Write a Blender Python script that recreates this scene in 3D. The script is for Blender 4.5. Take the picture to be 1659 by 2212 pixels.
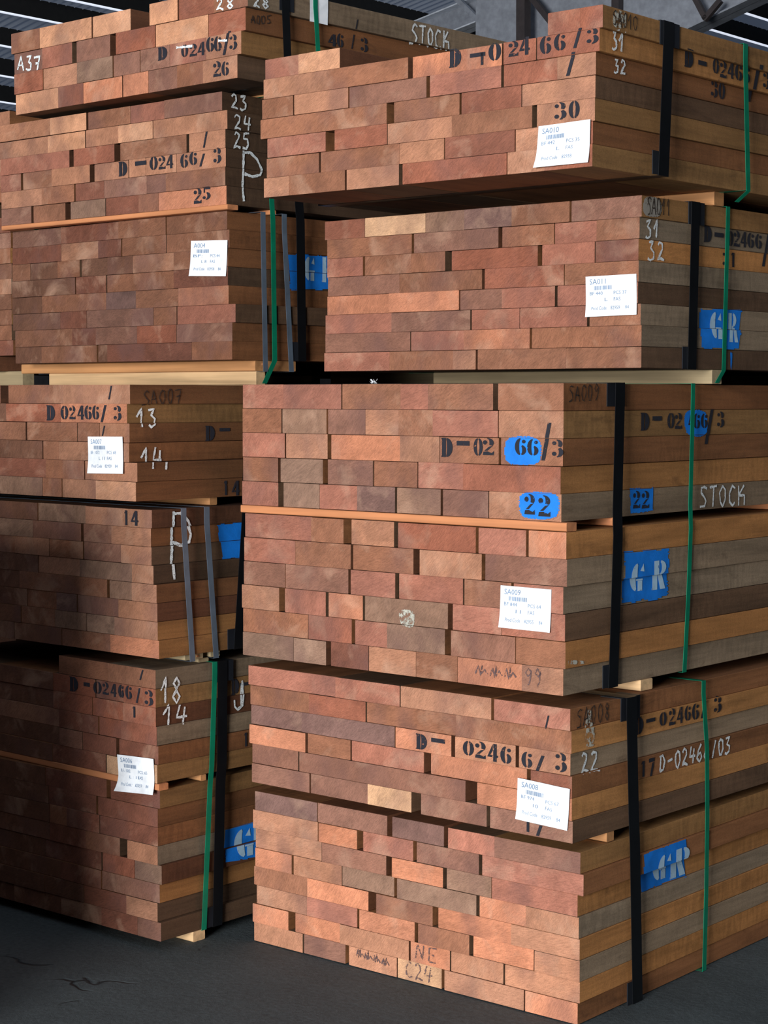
import bpy, math, random
from mathutils import Matrix, Vector

C = bpy.context.scene.collection
for o in list(bpy.data.objects): bpy.data.objects.remove(o)

# ------------------------------------------------------------- camera
cam_data = bpy.data.cameras.new('camera'); cam = bpy.data.objects.new('camera', cam_data); C.objects.link(cam)
cam_data.sensor_fit = 'HORIZONTAL'; cam_data.sensor_width = 36.0
cam_data.lens = 36.0 * 3984.9 / 1659.0
cam_data.clip_start = 0.05; cam_data.clip_end = 200
cam.location = (0, 0, 1.55)
cam.rotation_euler = (Matrix.Rotation(math.radians(90 - 3.5716), 4, 'X') @ Matrix.Rotation(math.radians(0.085), 4, 'Z')).to_euler()
bpy.context.scene.camera = cam

# ------------------------------------------------------------- exposure, world, daylight
vs = bpy.context.scene.view_settings
vs.view_transform = 'Standard'; vs.look = 'None'; vs.gamma = 1.0; vs.use_curve_mapping = False
vs.exposure = 0.0
world = bpy.data.worlds.new('world'); bpy.context.scene.world = world; world.use_nodes = True
bg = world.node_tree.nodes['Background']; bg.inputs[0].default_value = (0.62, 0.74, 1.0, 1); bg.inputs[1].default_value = 0.6
YAW = 0.712
RV = Vector((math.cos(YAW), -math.sin(YAW), 0)); DV = Vector((math.sin(YAW), math.cos(YAW), 0))
def building(a, b, z): return RV * a + DV * b + Vector((0, 0, z))
def area(name, loc, target, sx, sy, power, color):
    l = bpy.data.lights.new(name, 'AREA'); l.shape = 'RECTANGLE'; l.size = sx; l.size_y = sy; l.energy = power; l.color = color
    o = bpy.data.objects.new(name, l); C.objects.link(o); o.location = loc
    o.rotation_euler = (Vector(target) - Vector(loc)).to_track_quat('-Z', 'Y').to_euler(); return o
# daylight through the big loading door behind the photographer
area('door_daylight', building(.45, -9.2, 2.1), building(-0.2, 0, 1.3), 4.2, 3.9, 2450, (0.99, 1.0, 1.01))
# weak fill lamp added under the roof, in place of light through the sheets
area('roof_fill', building(-3.0, 2.0, 6.0), building(-3.0, 2.01, 0), 9.0, 9.0, 60, (0.85, 0.93, 1.0))

# ------------------------------------------------------------- materials
def new_mat(name):
    m = bpy.data.materials.new(name); m.use_nodes = True
    nt = m.node_tree; b = nt.nodes['Principled BSDF']; return m, nt, b
def N(nt, t, **k):
    n = nt.nodes.new(t)
    for a, v in k.items():
        if a.startswith('i_'): n.inputs[a[2:].replace('_', ' ')].default_value = v
        else: setattr(n, a, v)
    return n
def ramp(nt, src, stops):
    r = nt.nodes.new('ShaderNodeValToRGB'); e = r.color_ramp.elements
    e[0].position, e[0].color = stops[0][0], (*[stops[0][1]]*3, 1)
    e[1].position, e[1].color = stops[-1][0], (*[stops[-1][1]]*3, 1)
    for p, v in stops[1:-1]:
        x = e.new(p); x.color = (v, v, v, 1)
    nt.links.new(src, r.inputs[0]); return r.outputs[0]
def mult(nt, col, fac):
    m = N(nt, 'ShaderNodeMix', data_type='RGBA', blend_type='MULTIPLY'); m.inputs[0].default_value = 1
    nt.links.new(col, m.inputs[6]); nt.links.new(fac, m.inputs[7]); return m.outputs[2]
def mixc(nt, a, col, fac, amt=1.0):
    m = N(nt, 'ShaderNodeMix', data_type='RGBA')
    if amt != 1.0:
        mm = N(nt, 'ShaderNodeMath', operation='MULTIPLY'); nt.links.new(fac, mm.inputs[0]); mm.inputs[1].default_value = amt; fac = mm.outputs[0]
    nt.links.new(fac, m.inputs[0]); nt.links.new(a, m.inputs[6])
    if isinstance(col, tuple): m.inputs[7].default_value = (*col, 1)
    else: nt.links.new(col, m.inputs[7])
    return m.outputs[2]
def coords(nt, scale, rot=(0, 0, 0), jitter=True):
    tc = N(nt, 'ShaderNodeTexCoord'); src = tc.outputs['Object']
    if jitter:
        oi = N(nt, 'ShaderNodeObjectInfo'); mu = N(nt, 'ShaderNodeVectorMath', operation='SCALE'); mu.inputs[3].default_value = 37.0
        cb = N(nt, 'ShaderNodeCombineXYZ')
        for i in range(3): nt.links.new(oi.outputs['Random'], cb.inputs[i])
        nt.links.new(cb.outputs[0], mu.inputs[0])
        ad = N(nt, 'ShaderNodeVectorMath', operation='ADD'); nt.links.new(src, ad.inputs[0]); nt.links.new(mu.outputs[0], ad.inputs[1]); src = ad.outputs[0]
    mp = N(nt, 'ShaderNodeMapping'); mp.inputs['Scale'].default_value = scale; mp.inputs['Rotation'].default_value = rot
    nt.links.new(src, mp.inputs[0]); return mp.outputs[0], mp
def noise(nt, vec, scale, detail=3, rough=.55, dist=0.0):
    n = N(nt, 'ShaderNodeTexNoise'); n.inputs['Scale'].default_value = scale; n.inputs['Detail'].default_value = detail
    n.inputs['Roughness'].default_value = rough; n.inputs['Distortion'].default_value = dist
    nt.links.new(vec, n.inputs['Vector']); return n.outputs['Fac']
def bump(nt, b, h, strength, dist=.002, prev=None):
    n = N(nt, 'ShaderNodeBump'); n.inputs['Strength'].default_value = strength; n.inputs['Distance'].default_value = dist
    nt.links.new(h, n.inputs['Height'])
    if prev: nt.links.new(prev, n.inputs['Normal'])
    nt.links.new(n.outputs[0], b.inputs['Normal']); return n.outputs[0]

def wood(name, attr, end):
    m, nt, b = new_mat(name)
    at = N(nt, 'ShaderNodeAttribute', attribute_type='OBJECT', attribute_name=attr)
    col = at.outputs['Color']
    oi = N(nt, 'ShaderNodeObjectInfo')
    if end:
        v, _ = coords(nt, (1, .2, 1)); big = noise(nt, v, 9, 3, .6, .8)
        col = mult(nt, col, ramp(nt, big, [(.28, .78), (.5, 1.0), (.72, 1.20)]))
        # growth / saw lines, turned at an angle of each board's own
        vr = N(nt, 'ShaderNodeVectorRotate', rotation_type='Y_AXIS'); v2, _ = coords(nt, (1, 1, 1))
        ma = N(nt, 'ShaderNodeMapRange'); ma.inputs[3].default_value = .25; ma.inputs[4].default_value = 1.15
        nt.links.new(oi.outputs['Random'], ma.inputs[0]); nt.links.new(ma.outputs[0], vr.inputs['Angle']); nt.links.new(v2, vr.inputs[0])
        mp = N(nt, 'ShaderNodeMapping'); mp.inputs['Scale'].default_value = (70, 30, 420); nt.links.new(vr.outputs[0], mp.inputs[0])
        ln = noise(nt, mp.outputs[0], 1.0, 2, .5)
        col = mult(nt, col, ramp(nt, ln, [(.3, .80), (.5, 1.0), (.7, 1.14)]))
        mp2 = N(nt, 'ShaderNodeMapping'); mp2.inputs['Scale'].default_value = (14, 6, 34); nt.links.new(vr.outputs[0], mp2.inputs[0])
        st = noise(nt, mp2.outputs[0], 1.0, 2, .6)
        col = mult(nt, col, ramp(nt, st, [(.3, .90), (.55, 1.0), (.75, 1.10)]))
        # pale scuffed patches and violet-grey weathering
        v3, _ = coords(nt, (1, .3, 1)); sc = noise(nt, v3, 8, 4, .6, .5)
        mp3 = ramp(nt, sc, [(.54, 0), (.74, 1)]); col = mixc(nt, col, (.60, .37, .25), mp3, .42)
        v4, _ = coords(nt, (1.3, .3, .8)); wv = noise(nt, v4, 6, 2, .5)
        col = mixc(nt, col, (.15, .075, .065), ramp(nt, wv, [(.50, 0), (.68, 1)]), .45)
        fine, _ = coords(nt, (1, 1, 1)); fn = noise(nt, fine, 420, 2, .6)
        col = mult(nt, col, ramp(nt, fn, [(.3, .84), (.7, 1.14)]))
        p = bump(nt, b, ln, .30, .0012); p = bump(nt, b, fn, .35, .0010, p); bump(nt, b, st, .25, .003, p)
    else:
        v, _ = coords(nt, (7, .9, 7)); big = noise(nt, v, 1.6, 4, .6, .6)
        col = mult(nt, col, ramp(nt, big, [(.28, .66), (.5, 1.0), (.72, 1.28)]))
        v2, _ = coords(nt, (110, 5.0, 110)); gr = noise(nt, v2, 1.0, 3, .6)
        col = mult(nt, col, ramp(nt, gr, [(.3, .86), (.5, 1.0), (.7, 1.10)]))
        v3, _ = coords(nt, (6, 70, 22), (.55, 0, 0)); sw = noise(nt, v3, 1.0, 1, .4)          # band-saw marks across the board
        v5, _ = coords(nt, (2.0, 1.1, 2.0)); on = ramp(nt, noise(nt, v5, 1.2, 1), [(.45, 0), (.6, 1)])
        sm = mixc(nt, mult(nt, col, ramp(nt, sw, [(.38, .90), (.6, 1.09)])), (0, 0, 0), on, 0.0)
        mm = N(nt, 'ShaderNodeMix', data_type='RGBA'); nt.links.new(on, mm.inputs[0]); nt.links.new(col, mm.inputs[6]); nt.links.new(sm, mm.inputs[7]); col = mm.outputs[2]
        v4, _ = coords(nt, (3, 1, 3)); bl = noise(nt, v4, 3.2, 4, .65, 1.5)
        col = mixc(nt, col, (.045, .022, .014), ramp(nt, bl, [(.60, 0), (.74, 1)]), .45)
        fine, _ = coords(nt, (1, .5, 1)); fn = noise(nt, fine, 380, 2, .6)
        col = mult(nt, col, ramp(nt, fn, [(.3, .86), (.7, 1.12)]))
        p = bump(nt, b, sw, .20, .0015); p = bump(nt, b, gr, .25, .0012, p); bump(nt, b, fn, .3, .0008, p)
    nt.links.new(col, b.inputs['Base Color'])
    b.inputs['Roughness'].default_value = .78; b.inputs['Specular IOR Level'].default_value = .25
    return m
M_END = wood('sawn_end_grain', 'tint', True)
M_SIDE = wood('sawn_board_side', 'side_tint', False)

def flat(name, col, rough=.6, metal=0.0, holes=0.0, hscale=160, spec=.4, grain=.0):
    m, nt, b = new_mat(name)
    b.inputs['Roughness'].default_value = rough; b.inputs['Metallic'].default_value = metal; b.inputs['Specular IOR Level'].default_value = spec
    v, _ = coords(nt, (1, 1, 1)); n1 = noise(nt, v, 18, 4, .6)
    rgb = N(nt, 'ShaderNodeRGB'); rgb.outputs[0].default_value = (*col, 1)
    nt.links.new(mult(nt, rgb.outputs[0], ramp(nt, n1, [(.3, .82), (.7, 1.18)])), b.inputs['Base Color'])
    if holes:
        h = noise(nt, v, hscale, 3, .7)
        nt.links.new(ramp(nt, h, [(holes - .04, 0), (holes + .05, 1)]), b.inputs['Alpha'])
    if grain: bump(nt, b, noise(nt, v, 300, 3), grain, .001)
    return m
M_INK = flat('stencil_ink', (.016, .016, .024), .8, holes=.34, hscale=110)
M_CHALK = flat('chalk', (.80, .84, .84), .95, holes=.40, hscale=320)
M_SMEAR = flat('chalk_dust', (.50, .48, .40), .95, holes=.50, hscale=60)
M_GREYSMEAR = flat('grey_weathering', (.30, .27, .23), .95, holes=.36, hscale=60)
M_PEN = flat('marker_pen', (.035, .022, .016), .8, holes=.36, hscale=200)
M_FAINT = flat('faded_pencil', (.14, .085, .08), .9, holes=.45, hscale=150)
M_BLUE = flat('blue_paint', (.010, .20, .72), .55, holes=.22, hscale=70, grain=.4)
M_PALE = flat('pale_stencil_paint', (.42, .60, .74), .7, holes=.30, hscale=90)
M_BLACK = flat('black_strap_band', (.008, .009, .011), .35, .25, spec=.5)
M_GREEN = flat('green_strap_band', (.004, .20, .105), .30, spec=.6)
M_GREY = flat('grey_steel_band', (.12, .155, .20), .45, .2, spec=.5)
M_PROT = flat('black_corner_plastic', (.012, .014, .019), .5)
M_PAPER = flat('tag_paper', (.90, .93, .96), .7)
M_PRINT = flat('tag_print', (.17, .26, .40), .8)
M_NAIL = flat('copper_nail', (.75, .42, .22), .35, .7)

def pine(name, col):
    m, nt, b = new_mat(name)
    v, _ = coords(nt, (40, 1.2, 40)); n1 = noise(nt, v, 1.0, 3, .6, .3)
    v2, _ = coords(nt, (9, 2.5, 9)); n2 = noise(nt, v2, 1.0, 3, .6)
    rgb = N(nt, 'ShaderNodeRGB'); rgb.outputs[0].default_value = (*col, 1)
    c = mult(nt, rgb.outputs[0], ramp(nt, n1, [(.3, .72), (.6, 1.08)])); c = mult(nt, c, ramp(nt, n2, [(.3, .82), (.7, 1.12)]))
    nt.links.new(c, b.inputs['Base Color']); b.inputs['Roughness'].default_value = .75; bump(nt, b, n1, .3, .001); return m
M_PINE = pine('pale_pine', (.80, .52, .27))
M_PINE2 = pine('weathered_pine', (.42, .32, .18))
M_STICK = pine('orange_sticker_wood', (.60, .235, .095))
M_BEAR = pine('brown_bearer_wood', (.55, .26, .10))

def floor_mat():
    m, nt, b = new_mat('worn_asphalt')
    v, _ = coords(nt, (1, 1, 1), jitter=False)
    n1 = noise(nt, v, 1.4, 5, .6); n2 = noise(nt, v, 70, 4, .7); n3 = noise(nt, v, 420, 2, .7)
    rgb = N(nt, 'ShaderNodeRGB'); rgb.outputs[0].default_value = (.068, .082, .085, 1)
    c = mult(nt, rgb.outputs[0], ramp(nt, n1, [(.3, .75), (.7, 1.25)])); c = mult(nt, c, ramp(nt, n2, [(.3, .75), (.7, 1.3)]))
    c = mixc(nt, c, (.16, .17, .17), ramp(nt, n3, [(.66, 0), (.74, 1)]), .5)
    vo = N(nt, 'ShaderNodeTexVoronoi', feature='DISTANCE_TO_EDGE'); vo.inputs['Scale'].default_value = 2.6
    w = N(nt, 'ShaderNodeMix', data_type='VECTOR'); w.inputs[0].default_value = .22
    nn = N(nt, 'ShaderNodeTexNoise'); nn.inputs['Scale'].default_value = 5; nt.links.new(v, nn.inputs['Vector'])
    nt.links.new(v, w.inputs[4]); nt.links.new(nn.outputs['Color'], w.inputs[5]); nt.links.new(w.outputs[1], vo.inputs['Vector'])
    msk = ramp(nt, noise(nt, v, 1.1, 2), [(.58, 0), (.64, 1)])
    cr = ramp(nt, vo.outputs['Distance'], [(.0, 1), (.014, 0)]); msk = mult(nt, msk, ramp(nt, noise(nt, v, 5, 2), [(.50, 0), (.58, 1)]))
    cm = N(nt, 'ShaderNodeMath', operation='MULTIPLY'); nt.links.new(cr, cm.inputs[0]); nt.links.new(msk, cm.inputs[1])
    c = mixc(nt, c, (.020, .022, .024), cm.outputs[0])
    nt.links.new(c, b.inputs['Base Color']); b.inputs['Roughness'].default_value = .82; b.inputs['Specular IOR Level'].default_value = .3
    inv = N(nt, 'ShaderNodeMath', operation='SUBTRACT'); inv.inputs[0].default_value = 1; nt.links.new(cm.outputs[0], inv.inputs[1])
    p = bump(nt, b, n2, .5, .006); p = bump(nt, b, n3, .4, .003, p); p = bump(nt, b, n1, .6, .03, p); bump(nt, b, inv.outputs[0], .8, .01, p)
    return m
M_FLOOR = floor_mat()
M_WALL = flat('dark_cladding', (.035, .035, .038), .8)
def roof_mat():
    m, nt, b = new_mat('translucent_roof_sheet')
    b.inputs['Base Color'].default_value = (.45, .48, .52, 1); b.inputs['Roughness'].default_value = .5
    t = N(nt, 'ShaderNodeBsdfTranslucent'); t.inputs[0].default_value = (.22, .24, .27, 1)
    mx = N(nt, 'ShaderNodeMixShader'); mx.inputs[0].default_value = .5
    nt.links.new(b.outputs[0], mx.inputs[1]); nt.links.new(t.outputs[0], mx.inputs[2]); nt.links.new(mx.outputs[0], nt.nodes['Material Output'].inputs[0]); return m
M_ROOF = roof_mat()
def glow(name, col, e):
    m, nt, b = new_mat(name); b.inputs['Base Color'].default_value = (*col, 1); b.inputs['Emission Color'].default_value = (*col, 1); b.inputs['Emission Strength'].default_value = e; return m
M_LIP = glow('lip_glow', (.80, .86, 1.0), .85)  # brightness of the lit purlin lips, put in as emission
M_PURLIN = flat('dark_purlin_steel', (.012, .012, .012), .7)
M_STEEL = flat('grey_painted_steel', (.30, .32, .36), .5)
M_STEELW = flat('pale_painted_steel', (.72, .76, .82), .5)
M_STEELD = flat('dark_painted_steel', (.05, .04, .04), .6)

# ------------------------------------------------------------- mesh helpers
def mesh(name, verts, faces, mats, idx=None, smooth=False):
    me = bpy.data.meshes.new(name); me.from_pydata(verts, [], faces)
    for m in (mats if isinstance(mats, (list, tuple)) else [mats]): me.materials.append(m)
    if idx: me.polygons.foreach_set('material_index', idx)
    if smooth: me.polygons.foreach_set('use_smooth', [True]*len(me.polygons))
    me.update(); return me
def link(name, me, parent=None, matrix=None):
    o = bpy.data.objects.new(name, me); C.objects.link(o)
    if parent is not None: o.parent = parent
    if matrix is not None: o.matrix_basis = matrix      # given in the parent's frame
    return o
def empty(name, matrix, label, cat, group=None):
    o = bpy.data.objects.new(name, None); C.objects.link(o); o.matrix_basis = matrix; o.empty_display_size = .1
    o['label'] = label; o['category'] = cat
    if group: o['group'] = group
    return o
def box_vf(x0, x1, y0, y1, z0, z1, base=0):
    v = [(x, y, z) for x in (x0, x1) for y in (y0, y1) for z in (z0, z1)]
    f = [(0, 1, 3, 2), (4, 6, 7, 5), (0, 4, 5, 1), (2, 3, 7, 6), (0, 2, 6, 4), (1, 5, 7, 3)]
    return v, [tuple(i + base for i in q) for q in f]
def boxes_mesh(name, lst, mat):
    V, Fc = [], []
    for b in lst:
        v, q = box_vf(*b, base=len(V)); V += v; Fc += q
    return mesh(name, V, Fc, mat)
def cham_box(name, x0, x1, y0, y1, z0, z1, c, mats, endmat=False, wob=0.0, rng=None):
    """box along y with chamfered long edges and front end; y is its length"""
    def ring(y, i):
        j = (lambda: rng.uniform(-wob, wob)) if wob else (lambda: 0)
        a0, a1, b0, b1 = x0 + i + j(), x1 - i + j(), z0 + i + j()*.4, z1 - i + j()*.4
        return [(a0+c, y, b0), (a1-c, y, b0), (a1, y, b0+c), (a1, y, b1-c), (a1-c, y, b1), (a0+c, y, b1), (a0, y, b1-c), (a0, y, b0+c)]
    ys = [(y0, c*.6), (y0 + c*.6, 0), (y0 + (y1-y0)*.33, 0), (y1, 0)]
    V = []; 
    for y, i in ys: V += ring(y, i)
    Fc = []; idx = []
    for k in range(len(ys)-1):
        for i in range(8):
            j = (i+1) % 8; Fc.append((k*8+i, k*8+j, (k+1)*8+j, (k+1)*8+i)[::-1]); idx.append(0 if (not endmat or k) else 1)
    Fc.append(tuple(range(8))); idx.append(1 if endmat else 0)
    n = (len(ys)-1)*8; Fc.append(tuple(range(n, n+8))[::-1]); idx.append(1 if endmat else 0)
    return mesh(name, V, Fc, mats, idx)

# ------------------------------------------------------------- colours of the boards
def lin(c): return tuple(((x/255)/12.92 if x/255 <= .04045 else ((x/255+.055)/1.055)**2.4) for x in c)
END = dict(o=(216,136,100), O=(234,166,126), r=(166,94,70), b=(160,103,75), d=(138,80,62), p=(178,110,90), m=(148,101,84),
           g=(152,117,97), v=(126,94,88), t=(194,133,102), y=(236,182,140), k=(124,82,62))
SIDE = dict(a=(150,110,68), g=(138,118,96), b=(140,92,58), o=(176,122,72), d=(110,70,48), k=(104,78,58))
GAIN = 1.25
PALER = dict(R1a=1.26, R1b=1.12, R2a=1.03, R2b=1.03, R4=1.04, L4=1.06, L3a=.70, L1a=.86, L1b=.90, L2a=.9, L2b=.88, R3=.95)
SIDE_LIGHT = dict(R1a=1.28, R1b=1.22, R2a=1.12, L1a=.80, L1b=.78, L2a=.72, L2b=.72, L3a=.74, L3b=.60, L4=.85)
MEAN = lin((178, 116, 92))
def tint(tab, ch, rng, k=None):
    c = lin(tab[ch])
    if tab is END: c = tuple(.82*a + .18*b for a, b in zip(c, MEAN))
    s = rng.uniform(.92, 1.08); h = rng.uniform(-.03, .03)
    Y = .3*c[0]+.6*c[1]+.1*c[2]; q = .05 if tab is END else .0; c = tuple(a*(1-q)+Y*q for a in c); s *= PALER.get(k, 1.0) if tab is END else 1.14*SIDE_LIGHT.get(k, 1.0); c = (c[0]*.99, c[1]*(1.035 if tab is END else 1.0), c[2])
    return [min(c[0]*s*(1+h)/GAIN, .9), min(c[1]*s/GAIN, .9), min(c[2]*s*(1-h)/GAIN, .9)]


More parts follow.
